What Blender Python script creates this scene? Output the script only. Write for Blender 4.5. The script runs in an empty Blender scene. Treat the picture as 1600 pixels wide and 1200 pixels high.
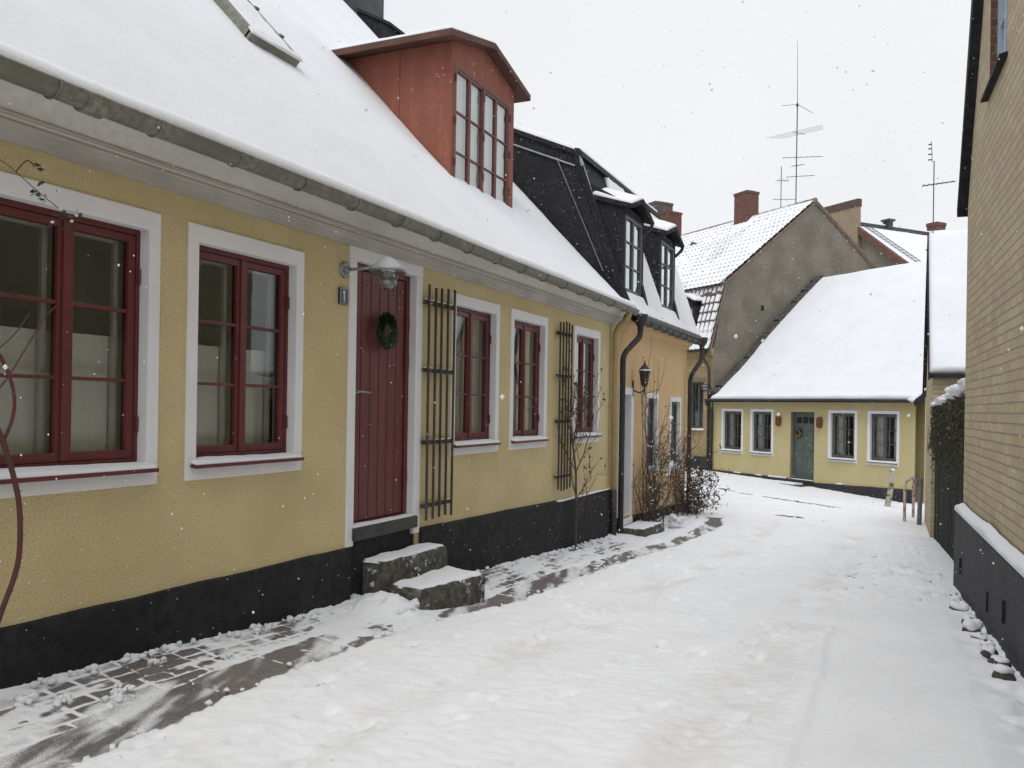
import bpy, math, random
import numpy as np
from mathutils import Matrix, Vector
random.seed(7)
RNG = np.random.default_rng(11)
C = bpy.context.scene.collection
PI = math.pi
# ------------------------------------------------------------------ helpers
def lattice_noise(x, y, seed=0):
    x = np.asarray(x, float); y = np.asarray(y, float)
    xi = np.floor(x).astype(np.int64); yi = np.floor(y).astype(np.int64)
    fx = x-xi; fy = y-yi
    fx = fx*fx*(3-2*fx); fy = fy*fy*(3-2*fy)
    def h(a, b):
        n = (a*374761393 + b*668265263 + seed*1442695041) & 0x7fffffff
        n = ((n ^ (n >> 13))*1274126177) & 0x7fffffff
        return ((n ^ (n >> 16)) & 0xffff)/65535.0
    return (h(xi, yi)*(1-fx)+h(xi+1, yi)*fx)*(1-fy)+(h(xi, yi+1)*(1-fx)+h(xi+1, yi+1)*fx)*fy
def fbm(x, y, seed=0, oct=4, gain=.5):
    s = 0; a = 1; t = 0
    for i in range(oct):
        s = s+a*lattice_noise(np.asarray(x)*2**i, np.asarray(y)*2**i, seed+i*17); t += a; a *= gain
    return s/t
def sstep(a, b, x):
    t = np.clip((np.asarray(x, float)-a)/(b-a), 0, 1); return t*t*(3-2*t)

class MB:
    def __init__(s): s.v = []; s.f = []; s.m = []
    def quad(s, pts, mat=0):
        n = len(s.v); s.v += [tuple(p) for p in pts]; s.f.append(tuple(range(n, n+len(pts)))); s.m.append(mat)
    def box(s, x0, x1, y0, y1, z0, z1, mat=0, M=None):
        n = len(s.v)
        p = [(x, y, z) for z in (z0, z1) for y in (y0, y1) for x in (x0, x1)]
        if M is not None: p = [tuple(M @ Vector(q)) for q in p]
        s.v += p
        for f in ((0,2,3,1),(4,5,7,6),(0,1,5,4),(2,6,7,3),(0,4,6,2),(1,3,7,5)):
            s.f.append(tuple(n+i for i in f)); s.m.append(mat)
        return s
    def prism(s, poly, a, b, axis='x', mat=0):
        """polygon of 2-D points swept along one axis"""
        n = len(s.v); k = len(poly)
        for w in (a, b):
            for p, q in poly:
                s.v.append((w, p, q) if axis == 'x' else (p, w, q) if axis == 'y' else (p, q, w))
        s.f.append(tuple(range(n, n+k))[::-1]); s.f.append(tuple(range(n+k, n+2*k))); s.m += [mat, mat]
        for i in range(k):
            j = (i+1) % k
            s.f.append((n+i, n+j, n+k+j, n+k+i)); s.m.append(mat)
        return s
    def ring(s, o, i, y0, y1, mat=0):
        """rectangular frame; o and i are (x0,x1,z0,z1) outside and inside"""
        O = [(o[0],o[2]),(o[1],o[2]),(o[1],o[3]),(o[0],o[3])]; I = [(i[0],i[2]),(i[1],i[2]),(i[1],i[3]),(i[0],i[3])]
        n = len(s.v)
        for y in (y0, y1):
            for p in O+I: s.v.append((p[0], y, p[1]))
        for k in range(4):
            j = (k+1) % 4
            for f in ((k, j, 4+j, 4+k), (8+k, 12+k, 12+j, 8+j), (k, 8+k, 8+j, j), (4+k, 4+j, 12+j, 12+k)):
                s.f.append(tuple(n+a for a in f)); s.m.append(mat)
        return s
    def tube(s, pts, r, n=8, mat=0, cap=True):
        pts = [Vector(p) for p in pts]; L = len(pts)
        rs = r if isinstance(r, (list, tuple)) else [r]*L
        base = len(s.v); up = Vector((0.13, 0.21, 1)).normalized(); prev = None
        for i, p in enumerate(pts):
            d = (pts[min(i+1, L-1)]-pts[max(i-1, 0)]).normalized()
            if prev is None:
                a = d.cross(up)
                if a.length < .05: a = d.cross(Vector((1, 0, 0)))
            else: a = prev-d*prev.dot(d)
            a.normalize(); prev = a; b = d.cross(a)
            for k in range(n):
                t = 2*PI*k/n; s.v.append(tuple(p+(a*math.cos(t)+b*math.sin(t))*rs[i]))
        for i in range(L-1):
            for k in range(n):
                j = (k+1) % n
                s.f.append((base+i*n+k, base+i*n+j, base+(i+1)*n+j, base+(i+1)*n+k)); s.m.append(mat)
        if cap:
            s.f.append(tuple(base+k for k in range(n))[::-1]); s.f.append(tuple(base+(L-1)*n+k for k in range(n))); s.m += [mat, mat]
        return s
    def lathe(s, prof, c=(0,0,0), n=24, mat=0, axis='z'):
        base = len(s.v); k = len(prof)
        for i in range(n):
            t = 2*PI*i/n
            for r, z in prof:
                q = (r*math.cos(t), r*math.sin(t), z)
                if axis == 'y': q = (q[0], -q[2], q[1])
                s.v.append((c[0]+q[0], c[1]+q[1], c[2]+q[2]))
        for i in range(n):
            j = (i+1) % n
            for a in range(k-1):
                s.f.append((base+i*k+a, base+j*k+a, base+j*k+a+1, base+i*k+a+1)); s.m.append(mat)
        return s
    def blob(s, c, r, mat=0, seed=0, n=10, m=7, rough=.25):
        base = len(s.v); rnd = random.Random(seed)
        ph = [rnd.uniform(0, 6.28) for _ in range(6)]
        for i in range(m+1):
            th = PI*i/m
            for k in range(n):
                t = 2*PI*k/n
                w = 1+rough*(math.sin(2*t+ph[0])*math.sin(th*2+ph[1])*.5+math.sin(3*t+ph[2])*.3*math.sin(th)+math.sin(th*3+ph[3])*.3)
                s.v.append((c[0]+r[0]*w*math.sin(th)*math.cos(t), c[1]+r[1]*w*math.sin(th)*math.sin(t), c[2]+r[2]*w*math.cos(th)))
        for i in range(m):
            for k in range(n):
                j = (k+1) % n
                s.f.append((base+i*n+k, base+(i+1)*n+k, base+(i+1)*n+j, base+i*n+j)); s.m.append(mat)
        return s

def obj(name, mb, mats, parent=None, smooth=False, bevel=0, wn=False):
    me = bpy.data.meshes.new(name)
    me.from_pydata(mb.v, [], mb.f); me.update()
    if not isinstance(mats, (list, tuple)): mats = [mats]
    for m in mats: me.materials.append(m)
    if len(mats) > 1: me.polygons.foreach_set('material_index', mb.m)
    import bmesh
    bm = bmesh.new(); bm.from_mesh(me)
    bmesh.ops.recalc_face_normals(bm, faces=bm.faces) if len(mb.f) < 60000 and name != 'pane' else None
    bm.to_mesh(me); bm.free()
    if smooth: me.shade_smooth() if hasattr(me, 'shade_smooth') else None
    o = bpy.data.objects.new(name, me); C.objects.link(o)
    if parent: o.parent = parent
    if bevel:
        b = o.modifiers.new('bevel', 'BEVEL'); b.width = bevel; b.segments = 2; b.limit_method = 'ANGLE'; b.angle_limit = .6
    return o
def grid_obj(name, Xg, Yg, Zg, mats, parent=None, attr=None, flip=False, closed=False):
    a, b = Xg.shape
    me = bpy.data.meshes.new(name)
    co = np.stack([Xg.ravel(), Yg.ravel(), Zg.ravel()], 1)
    i, j = np.meshgrid(np.arange(a-1), np.arange(b-1), indexing='ij')
    q = (i*b+j).ravel()
    F = np.stack([q, q+b, q+b+1, q+1], 1)
    if flip: F = F[:, ::-1]
    me.vertices.add(len(co)); me.vertices.foreach_set('co', co.ravel().astype(np.float32))
    me.loops.add(F.size); me.loops.foreach_set('vertex_index', F.ravel().astype(np.int32))
    me.polygons.add(len(F)); me.polygons.foreach_set('loop_start', np.arange(0, F.size, 4, dtype=np.int32))
    me.update(calc_edges=True)
    me.polygons.foreach_set('use_smooth', np.ones(len(F), bool))
    if attr is not None:
        for k, val in attr.items():
            at = me.attributes.new(k, 'FLOAT', 'POINT'); at.data.foreach_set('value', val.ravel().astype(np.float32))
    me.validate(); me.update()
    for m in (mats if isinstance(mats, (list, tuple)) else [mats]): me.materials.append(m)
    o = bpy.data.objects.new(name, me); C.objects.link(o)
    if parent: o.parent = parent
    return o
def tag(o, label=None, cat=None, group=None, kind=None):
    if label: o['label'] = label
    if cat: o['category'] = cat
    if group: o['group'] = group
    if kind: o['kind'] = kind
    return o
def thing(name, label, cat, loc=(0,0,0), rz=0, group=None):
    o = bpy.data.objects.new(name, None); C.objects.link(o)
    o.location = loc; o.rotation_euler = (0, 0, rz); o.empty_display_size = .2
    return tag(o, label, cat, group)

# ------------------------------------------------------------------ materials
def nm(name):
    m = bpy.data.materials.new(name); m.use_nodes = True; nt = m.node_tree
    return m, nt, nt.nodes['Principled BSDF'], nt.links.new
def N(nt, t, **kw):
    n = nt.nodes.new(t)
    for k, v in kw.items(): setattr(n, k, v)
    return n
def rgba(c): return (c[0], c[1], c[2], 1)
def noise(nt, vec, scale, detail=4, rough=.55):
    n = N(nt, 'ShaderNodeTexNoise'); n.inputs['Scale'].default_value = scale
    n.inputs['Detail'].default_value = detail; n.inputs['Roughness'].default_value = rough
    nt.links.new(vec, n.inputs['Vector']); return n.outputs['Fac']
def ramp(nt, fac, stops):
    r = N(nt, 'ShaderNodeValToRGB'); e = r.color_ramp.elements
    while len(e) < len(stops): e.new(.5)
    for k, (p, c) in enumerate(stops):
        e[k].position = p; e[k].color = rgba(c) if not isinstance(c, (int, float)) else (c, c, c, 1)
    nt.links.new(fac, r.inputs['Fac']); return r.outputs['Color']
def mixc(nt, fac, a, b, mode='MIX'):
    n = N(nt, 'ShaderNodeMix', data_type='RGBA', blend_type=mode)
    for s, v in ((n.inputs[0], fac), (n.inputs[6], a), (n.inputs[7], b)):
        if isinstance(v, bpy.types.NodeSocket): nt.links.new(v, s)
        elif isinstance(v, (int, float)): s.default_value = v
        else: s.default_value = rgba(v)
    return n.outputs[2]
def bump(nt, h, strength, dist, prev=None):
    b = N(nt, 'ShaderNodeBump'); b.inputs['Strength'].default_value = strength; b.inputs['Distance'].default_value = dist
    nt.links.new(h, b.inputs['Height'])
    if prev: nt.links.new(prev, b.inputs['Normal'])
    return b.outputs['Normal']
def mat(name, a, b=None, scale=3, rough=.8, fine=None, fscale=60, bmp=0, bscale=40, bdist=.01, spec=.3, metal=0, lo=.35, hi=.65, stretch=None):
    m, nt, P, L = nm(name)
    tc = N(nt, 'ShaderNodeTexCoord'); v = tc.outputs['Object']
    if stretch:
        mp = N(nt, 'ShaderNodeMapping'); mp.inputs['Scale'].default_value = stretch; L(v, mp.inputs['Vector']); v2 = mp.outputs['Vector']
    else: v2 = v
    b = b or tuple(x*.85 for x in a)
    col = mixc(nt, ramp(nt, noise(nt, v2, scale), [(lo, 0), (hi, 1)]), a, b)
    if fine:
        col = mixc(nt, ramp(nt, noise(nt, v, fscale, 3), [(.42, 0), (.62, 1)]), col, fine)
    L(col, P.inputs['Base Color'])
    P.inputs['Roughness'].default_value = rough; P.inputs['Metallic'].default_value = metal
    P.inputs['Specular IOR Level'].default_value = spec
    if bmp:
        n1 = bump(nt, noise(nt, v, bscale, 5, .65), bmp, bdist); L(n1, P.inputs['Normal'])
    return m

# yellow roughcast: mottled with wear, specks, faint runs
def stucco(name, a, b, dark, streak, bscale=70):
    m, nt, P, L = nm(name)
    tc = N(nt, 'ShaderNodeTexCoord'); v = tc.outputs['Object']
    col = mixc(nt, ramp(nt, noise(nt, v, 1.3, 5), [(.38, 0), (.62, 1)]), a, b)
    mp = N(nt, 'ShaderNodeMapping'); mp.inputs['Scale'].default_value = (5, 5, .35); L(v, mp.inputs['Vector'])
    col = mixc(nt, ramp(nt, noise(nt, mp.outputs['Vector'], 1.1, 3), [(.6, 0), (.78, .55)]), col, streak)
    sp = ramp(nt, noise(nt, v, 95, 5, .75), [(.47, 0), (.62, .8)])
    col = mixc(nt, sp, col, dark)
    L(col, P.inputs['Base Color']); P.inputs['Roughness'].default_value = .93; P.inputs['Specular IOR Level'].default_value = .15
    n1 = bump(nt, noise(nt, v, bscale, 4, .7), .75, .012)
    L(bump(nt, noise(nt, v, 4, 2), .35, .03, n1), P.inputs['Normal'])
    return m
Y1 = stucco('yellow_roughcast', (.70,.585,.34), (.615,.505,.285), (.40,.315,.175), (.73,.58,.27))
ORANGE = stucco('orange_plaster', (.70,.50,.29), (.65,.46,.255), (.60,.42,.235), (.67,.50,.30), 30)
PALEY = stucco('pale_yellow_plaster', (.57,.50,.275), (.52,.45,.245), (.46,.40,.22), (.53,.48,.29), 30)
GREYR = stucco('grey_render', (.24,.215,.175), (.17,.152,.122), (.11,.098,.08), (.20,.185,.16), 12)

def brick(name, a, b, mortar, extra, bw=.25, bh=.077, soot=(.2,.16,.1)):
    m, nt, P, L = nm(name)
    tc = N(nt, 'ShaderNodeTexCoord'); sx = N(nt, 'ShaderNodeSeparateXYZ'); L(tc.outputs['Object'], sx.inputs[0])
    sn = N(nt, 'ShaderNodeSeparateXYZ'); L(tc.outputs['Normal'], sn.inputs[0])
    ab = N(nt, 'ShaderNodeMath', operation='ABSOLUTE'); L(sn.outputs['Y'], ab.inputs[0])
    gt = N(nt, 'ShaderNodeMath', operation='GREATER_THAN'); L(ab.outputs[0], gt.inputs[0]); gt.inputs[1].default_value = .5
    mx = N(nt, 'ShaderNodeMix', data_type='FLOAT'); L(gt.outputs[0], mx.inputs[0]); L(sx.outputs['Y'], mx.inputs[2]); L(sx.outputs['X'], mx.inputs[3])
    cb = N(nt, 'ShaderNodeCombineXYZ'); L(mx.outputs[0], cb.inputs[0]); L(sx.outputs['Z'], cb.inputs[1])
    # slight waviness of the courses
    wn = N(nt, 'ShaderNodeTexNoise'); wn.inputs['Scale'].default_value = 2.2; L(tc.outputs['Object'], wn.inputs['Vector'])
    wv = N(nt, 'ShaderNodeVectorMath', operation='MULTIPLY_ADD'); L(wn.outputs['Color'], wv.inputs[0]); wv.inputs[1].default_value = (.012, .022, 0); L(cb.outputs[0], wv.inputs[2])
    t = N(nt, 'ShaderNodeTexBrick'); L(wv.outputs[0], t.inputs['Vector'])
    t.inputs['Scale'].default_value = 1; t.inputs['Brick Width'].default_value = bw; t.inputs['Row Height'].default_value = bh
    t.inputs['Mortar Size'].default_value = .0075; t.inputs['Mortar Smooth'].default_value = .35; t.inputs['Bias'].default_value = 0
    t.inputs['Color1'].default_value = rgba(a); t.inputs['Color2'].default_value = rgba(b); t.inputs['Mortar'].default_value = rgba(mortar)
    t.offset = .5; t.squash = 1
    v = tc.outputs['Object']
    wb = N(nt, 'ShaderNodeTexWhiteNoise', noise_dimensions='2D'); sp_ = N(nt, 'ShaderNodeSeparateXYZ'); L(wv.outputs[0], sp_.inputs[0])
    dv = N(nt, 'ShaderNodeMath', operation='DIVIDE'); L(sp_.outputs[1], dv.inputs[0]); dv.inputs[1].default_value = bh
    fl_ = N(nt, 'ShaderNodeMath', operation='FLOOR'); L(dv.outputs[0], fl_.inputs[0])
    of = N(nt, 'ShaderNodeMath', operation='MULTIPLY_ADD'); L(fl_.outputs[0], of.inputs[0]); of.inputs[1].default_value = .5
    dx_ = N(nt, 'ShaderNodeMath', operation='DIVIDE'); L(sp_.outputs[0], dx_.inputs[0]); dx_.inputs[1].default_value = bw; L(dx_.outputs[0], of.inputs[2])
    fx_ = N(nt, 'ShaderNodeMath', operation='FLOOR'); L(of.outputs[0], fx_.inputs[0])
    cw = N(nt, 'ShaderNodeCombineXYZ'); L(fx_.outputs[0], cw.inputs[0]); L(fl_.outputs[0], cw.inputs[1]); L(cw.outputs[0], wb.inputs['Vector'])
    base_ = mixc(nt, ramp(nt, wb.outputs['Value'], [(.72, 0), (.95, .5)]), t.outputs['Color'], extra)
    base_ = mixc(nt, t.outputs['Fac'], base_, mortar)
    col = mixc(nt, ramp(nt, noise(nt, v, 3.1, 3), [(.55, 0), (.75, .55)]), base_, extra)
    col = mixc(nt, ramp(nt, noise(nt, v, 1.1, 5), [(.5, 0), (.8, .6)]), col, soot)
    col = mixc(nt, ramp(nt, noise(nt, v, 45, 4, .7), [(.5, 0), (.7, .45)]), col, tuple(x*.55 for x in a))
    L(col, P.inputs['Base Color']); P.inputs['Roughness'].default_value = .9; P.inputs['Specular IOR Level'].default_value = .2
    inv = N(nt, 'ShaderNodeMath', operation='SUBTRACT'); inv.inputs[0].default_value = 1; L(t.outputs['Fac'], inv.inputs[1])
    n1 = bump(nt, inv.outputs[0], .9, .012); L(bump(nt, noise(nt, v, 60, 4, .7), .5, .006, n1), P.inputs['Normal'])
    return m
BRK = brick('yellow_brick', (.56,.475,.305), (.46,.38,.24), (.34,.295,.265), (.48,.35,.255), soot=(.35,.285,.195))
BRK3 = brick('far_yellow_brick', (.44,.34,.17), (.36,.27,.13), (.30,.26,.2), (.36,.24,.12))
REDB = brick('red_brick', (.185,.078,.056), (.125,.055,.042), (.2,.16,.14), (.12,.06,.05), soot=(.07,.045,.04))

def snow_mat(name, dirt=.0):
    m, nt, P, L = nm(name)
    tc = N(nt, 'ShaderNodeTexCoord'); v = tc.outputs['Object']
    a, b = (.78,.80,.835), (.73,.752,.79)
    col = mixc(nt, ramp(nt, noise(nt, v, 1.5, 5), [(.35, 0), (.75, 1)]), a, b)
    if dirt:
        mp = N(nt, 'ShaderNodeMapping'); mp.inputs['Scale'].default_value = (3.5, .8, 1); L(v, mp.inputs['Vector'])
        col = mixc(nt, ramp(nt, noise(nt, mp.outputs['Vector'], 2.5, 6, .65), [(.5, 0), (.8, dirt)]), col, (.62,.59,.54))
        col = mixc(nt, ramp(nt, noise(nt, v, 22, 5, .7), [(.62, 0), (.78, dirt*.9)]), col, (.55,.52,.47))
    L(col, P.inputs['Base Color']); P.inputs['Roughness'].default_value = .85; P.inputs['Specular IOR Level'].default_value = .15
    n1 = bump(nt, noise(nt, v, 140, 4, .7), .35, .004)
    L(bump(nt, noise(nt, v, 16, 4, .6), .35, .012, n1), P.inputs['Normal'])
    return m
SNOW = snow_mat('snow')
ROADSNOW = snow_mat('trodden_snow', .5)
def masked(name, under, under2, uscale, rough=.75, joint=(.1,.09,.08)):
    """stone or tile where the 'snow' attribute is low, snow where it is high"""
    m, nt, P, L = nm(name)
    tc = N(nt, 'ShaderNodeTexCoord'); v = tc.outputs['Object']
    at = N(nt, 'ShaderNodeAttribute'); at.attribute_name = 'snow'
    tn = N(nt, 'ShaderNodeAttribute'); tn.attribute_name = 'tone'
    st = mixc(nt, tn.outputs['Fac'], under, under2)
    st = mixc(nt, ramp(nt, noise(nt, v, uscale, 5, .7), [(.4, 0), (.7, .5)]), st, joint)
    st = mixc(nt, ramp(nt, noise(nt, v, 170, 3, .7), [(.56, 0), (.68, .55)]), st, (.7,.7,.72))
    sn = mixc(nt, noise(nt, v, 5, 3), (.84,.865,.90), (.77,.79,.825))
    ad = N(nt, 'ShaderNodeMath', operation='MULTIPLY_ADD'); L(noise(nt, v, 150, 5, .8), ad.inputs[0]); ad.inputs[1].default_value = 1.1
    ad2 = N(nt, 'ShaderNodeMath', operation='SUBTRACT'); L(at.outputs['Fac'], ad2.inputs[0]); ad2.inputs[1].default_value = .55; L(ad2.outputs[0], ad.inputs[2])
    L(mixc(nt, ramp(nt, ad.outputs[0], [(.30, 0), (.66, 1)]), st, sn), P.inputs['Base Color'])
    P.inputs['Roughness'].default_value = rough
    L(bump(nt, noise(nt, v, 90, 5, .7), .5, .006), P.inputs['Normal'])
    return m
PAVE = masked('setts_under_snow', (.098,.088,.082), (.175,.153,.14), 14, joint=(.065,.06,.055))
TILES = masked('red_tiles_under_snow', (.09,.062,.054), (.14,.085,.068), 6, joint=(.055,.042,.038))
DARKT = masked('dark_tiles_under_snow', (.05,.045,.042), (.09,.08,.07), 6, joint=(.03,.03,.03))

WHITE = mat('white_lime_paint', (.77,.77,.79), (.70,.70,.725), 2.5, .8, bmp=.25, bscale=25, bdist=.004, lo=.4, hi=.8)
CORN = mat('weathered_cornice', (.74,.72,.67), (.56,.54,.49), 1.6, .9, fine=(.63,.61,.56), fscale=22, bmp=.25, bscale=22, bdist=.008, stretch=(.6,1,3))
BLACK = mat('black_tar_plinth', (.013,.014,.016), (.024,.024,.026), 2.2, .8, fine=(.010,.010,.011), fscale=14, bmp=.7, bscale=9, bdist=.02, spec=.35)
BLACK6 = mat('black_plinth_paint', (.032,.033,.040), (.055,.055,.062), 3, .7, fine=(.022,.022,.026), fscale=25, bmp=.4, bscale=18, bdist=.01, spec=.3)
TARW = mat('black_tarred_gable', (.018,.018,.022), (.035,.034,.036), 1.4, .85, bmp=.35, bscale=30, bdist=.01, fine=(.012,.012,.014), fscale=20)
RED = mat('dark_red_paint', (.145,.026,.027), (.11,.021,.022), 3, .42, bmp=.12, bscale=40, bdist=.003, spec=.45, fine=(.11,.028,.028), fscale=25)
DOORM = mat('dark_red_door', (.150,.040,.038), (.115,.031,.030), 2, .5, bmp=.2, bscale=30, bdist=.003, spec=.4, stretch=(6,6,.8))
TERRA = mat('terracotta_boards', (.315,.108,.070), (.25,.083,.055), 1.6, .72, bmp=.25, bscale=30, bdist=.004, stretch=(5,5,.6), fine=(.24,.09,.062), fscale=16)
BROWNB = mat('brown_verge_board', (.13,.06,.045), (.09,.045,.035), 3, .7, bmp=.2, bscale=30, bdist=.004)
ZINC = mat('mossy_zinc', (.265,.262,.225), (.165,.168,.135), 3.5, .6, bmp=.3, bscale=30, bdist=.004, fine=(.16,.165,.13), fscale=22, spec=.4)
GALV = mat('galvanised_steel', (.34,.36,.36), (.24,.26,.26), 8, .42, metal=.7)
IRON = mat('black_iron', (.028,.027,.028), (.05,.045,.042), 5, .55, bmp=.15, bscale=60, bdist=.002, spec=.4)
GREYW = mat('weathered_wood', (.050,.042,.038), (.085,.072,.064), 4, .85, bmp=.5, bscale=40, bdist=.004, stretch=(8,8,.8))
GREENW = mat('grey_green_window_paint', (.075,.088,.085), (.10,.11,.105), 4, .55)
GREEND = mat('grey_green_door_paint', (.105,.135,.122), (.08,.108,.098), 2, .5, bmp=.1, bscale=30, bdist=.003)
FENCE = mat('black_green_boards', (.009,.010,.009), (.022,.028,.013), 1.5, .9, bmp=.7, bscale=30, bdist=.01, stretch=(6,6,.5))
STONE = mat('mossy_step_stone', (.155,.147,.132), (.085,.088,.062), 5, .9, fine=(.06,.06,.054), fscale=18, bmp=.9, bscale=16, bdist=.02)
def stuck_snow(m, lo, hi):
    nt = m.node_tree; P = nt.nodes['Principled BSDF']; src = P.inputs['Base Color'].links[0].from_socket
    tc = N(nt, 'ShaderNodeTexCoord'); f = ramp(nt, noise(nt, tc.outputs['Object'], 7, 7, .75), [(lo, 0), (hi, 1)])
    nt.links.new(mixc(nt, f, src, (.80,.825,.86)), P.inputs['Base Color'])
stuck_snow(STONE, .58, .64)
SLAB = mat('dark_threshold_stone', (.045,.045,.047), (.07,.07,.07), 6, .7, bmp=.4, bscale=30, bdist=.005)
BARK = mat('rose_bark', (.070,.050,.043), (.12,.088,.070), 12, .8)
VINE = mat('red_vine_bark', (.13,.035,.04), (.085,.045,.035), 12, .6)
LEAF = mat('winter_leaf', (.045,.055,.028), (.085,.055,.035), 15, .6)
PINE = mat('dark_pine_needles', (.022,.040,.022), (.075,.105,.06), 28, .7)
IVY = mat('dry_ivy', (.065,.085,.035), (.10,.085,.055), 14, .75)
CURT = mat('white_curtain_linen', (.90,.93,.93), (.85,.88,.88), 3, .9, bmp=.3, bscale=120, bdist=.002)
INNER = mat('pale_room_paint', (.66,.66,.63), (.60,.60,.57), 2, .9)
INNERF = mat('inner_white_sash', (.84,.85,.82), (.78,.79,.76), 5, .6)
ENAM = mat('blue_enamel', (.018,.02,.07), (.02,.022,.06), 6, .25, spec=.5)
ENW = mat('white_enamel', (.72,.72,.72), (.66,.66,.66), 6, .3)
SIGND = mat('dark_sign_plate', (.03,.02,.035), (.045,.03,.04), 6, .4)
COPPER = mat('rusty_lamp_metal', (.20,.085,.045), (.13,.06,.04), 20, .7)
RUSTW = mat('rust_flecked_white_paint', (.52,.46,.40), (.25,.11,.07), 18, .7, lo=.5, hi=.6)
PURP = mat('bluish_grey_post', (.13,.12,.155), (.16,.15,.17), 9, .55)
BIRCH = mat('peeling_white_post', (.42,.40,.34), (.14,.09,.06), 9, .8, lo=.5, hi=.58, bmp=.3)
BLUEW = mat('pale_blue_window_paint', (.36,.43,.50), (.30,.36,.43), 6, .5)
DECO = mat('wreath_ornaments', (.30,.12,.03), (.42,.25,.06), 40, .5)
PIPEY = mat('yellow_painted_pipe', (.43,.335,.15), (.36,.27,.12), 4, .55)
METD = mat('dark_chimney_sheet', (.05,.05,.055), (.075,.075,.08), 4, .5)
def glass(name, tint=(.96,.975,.96), boost=1.9):
    m = bpy.data.materials.new(name); m.use_nodes = True; nt = m.node_tree; nt.nodes.clear(); L = nt.links.new
    out = N(nt, 'ShaderNodeOutputMaterial'); mx = N(nt, 'ShaderNodeMixShader')
    tr = N(nt, 'ShaderNodeBsdfTransparent'); tr.inputs[0].default_value = rgba(tint)
    gl = N(nt, 'ShaderNodeBsdfGlossy'); gl.inputs['Roughness'].default_value = .015; gl.inputs[0].default_value = (.92,.96,.94,1)
    fr = N(nt, 'ShaderNodeFresnel'); fr.inputs['IOR'].default_value = 1.5
    tc = N(nt, 'ShaderNodeTexCoord')
    bn = bump(nt, noise(nt, tc.outputs['Object'], 3.5, 2), 0.02, .01)
    L(bn, gl.inputs['Normal'])
    mu = N(nt, 'ShaderNodeMath', operation='MULTIPLY'); mu.use_clamp = True; L(fr.outputs[0], mu.inputs[0]); mu.inputs[1].default_value = boost
    L(mu.outputs[0], mx.inputs[0]); L(tr.outputs[0], mx.inputs[1]); L(gl.outputs[0], mx.inputs[2]); L(mx.outputs[0], out.inputs[0])
    return m
GLASS = glass('window_glass'); GLASSU = glass('upper_window_glass', (.93,.95,.95), 3.0)

# ------------------------------------------------------------------ snow and roof layers
def prof_sample(prof, ds, extra=()):
    P = np.array(prof, float); d = np.linalg.norm(np.diff(P, axis=0), axis=1); cum = np.r_[0, np.cumsum(d)]; Lt = cum[-1]
    s = np.unique(np.r_[np.arange(0, Lt, ds), Lt, [e for e in extra if 0 < e < Lt], [Lt-e for e in extra if 0 < e < Lt]])
    y = np.interp(s, cum, P[:, 0]); z = np.interp(s, cum, P[:, 1])
    ty = np.gradient(y, s); tz = np.gradient(z, s); ln = np.hypot(ty, tz)
    return s, y, z, -tz/ln, ty/ln, Lt
def snow_layer(parent, prof, x0, x1, T=.1, ds=.1, dx=.1, edge=.08, wob=.25, seed=1, axis='x', name='snow', ends=(1, 1), send=(1, 1), low=0., mat_=None, jag=0, fade=None):
    ex = (edge*.05, edge*.15, edge*.35, edge*.65, edge)
    s, y, z, ny, nz, Lt = prof_sample(prof, ds, ex)
    W = x1-x0
    x = np.unique(np.r_[np.arange(0, W, dx), W, [e for e in ex if e < W/2], [W-e for e in ex if e < W/2]])
    Xg, Sg = np.meshgrid(x, s, indexing='ij')
    def rise(d): return np.sqrt(np.clip(1-(1-np.clip(d/edge, 0, 1))**2, 0, 1))
    t = np.ones_like(Xg)
    if send[0]: t = t*rise(Sg)
    if send[1]: t = t*rise(Lt-Sg)
    if ends[0]: t = t*rise(Xg)
    if ends[1]: t = t*rise(W-Xg)
    n = fbm((Xg+x0)*1.1+seed*3.7, Sg*1.1+seed, seed, 4)-.5
    n2 = fbm((Xg+x0)*9+seed, Sg*9, seed+5, 3)-.5
    n3 = fbm((Xg+x0)*3+seed, Sg*26, seed+9, 2)-.5
    t = t*T*(1+2*wob*n+.5*wob*n2+.15*wob*n3)
    t = t-.004
    k = np.searchsorted(s, s)
    Yg = y[None, :]+ny[None, :]*t; Zg = z[None, :]+nz[None, :]*t
    if jag:
        # snow lip wanders at the eave
        w = np.exp(-Sg/.25)*jag*(fbm((Xg+x0)*4, Sg*0, seed+2, 4)-.5)*2
        ty, tz = nz[None, :], -ny[None, :]
        Yg = Yg-ty*w; Zg = Zg-tz*w
    if axis == 'x': A, B = Xg+x0, Yg
    else: A, B = Yg, Xg+x0
    o = grid_obj(name, A, B, Zg, mat_ or SNOW, parent, flip=(axis != 'x'))
    return o
def slab(mb, prof, x0, x1, th=.08, axis='x', m=0):
    """roof deck under a profile"""
    P = [Vector((a, b)) for a, b in prof]; under = []
    for i, p in enumerate(P):
        d = (P[min(i+1, len(P)-1)]-P[max(i-1, 0)]).normalized(); under.append((p.x+d.y*th, p.y-d.x*th))
    mb.prism([tuple(p) for p in prof]+under[::-1], x0, x1, axis, m)
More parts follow.
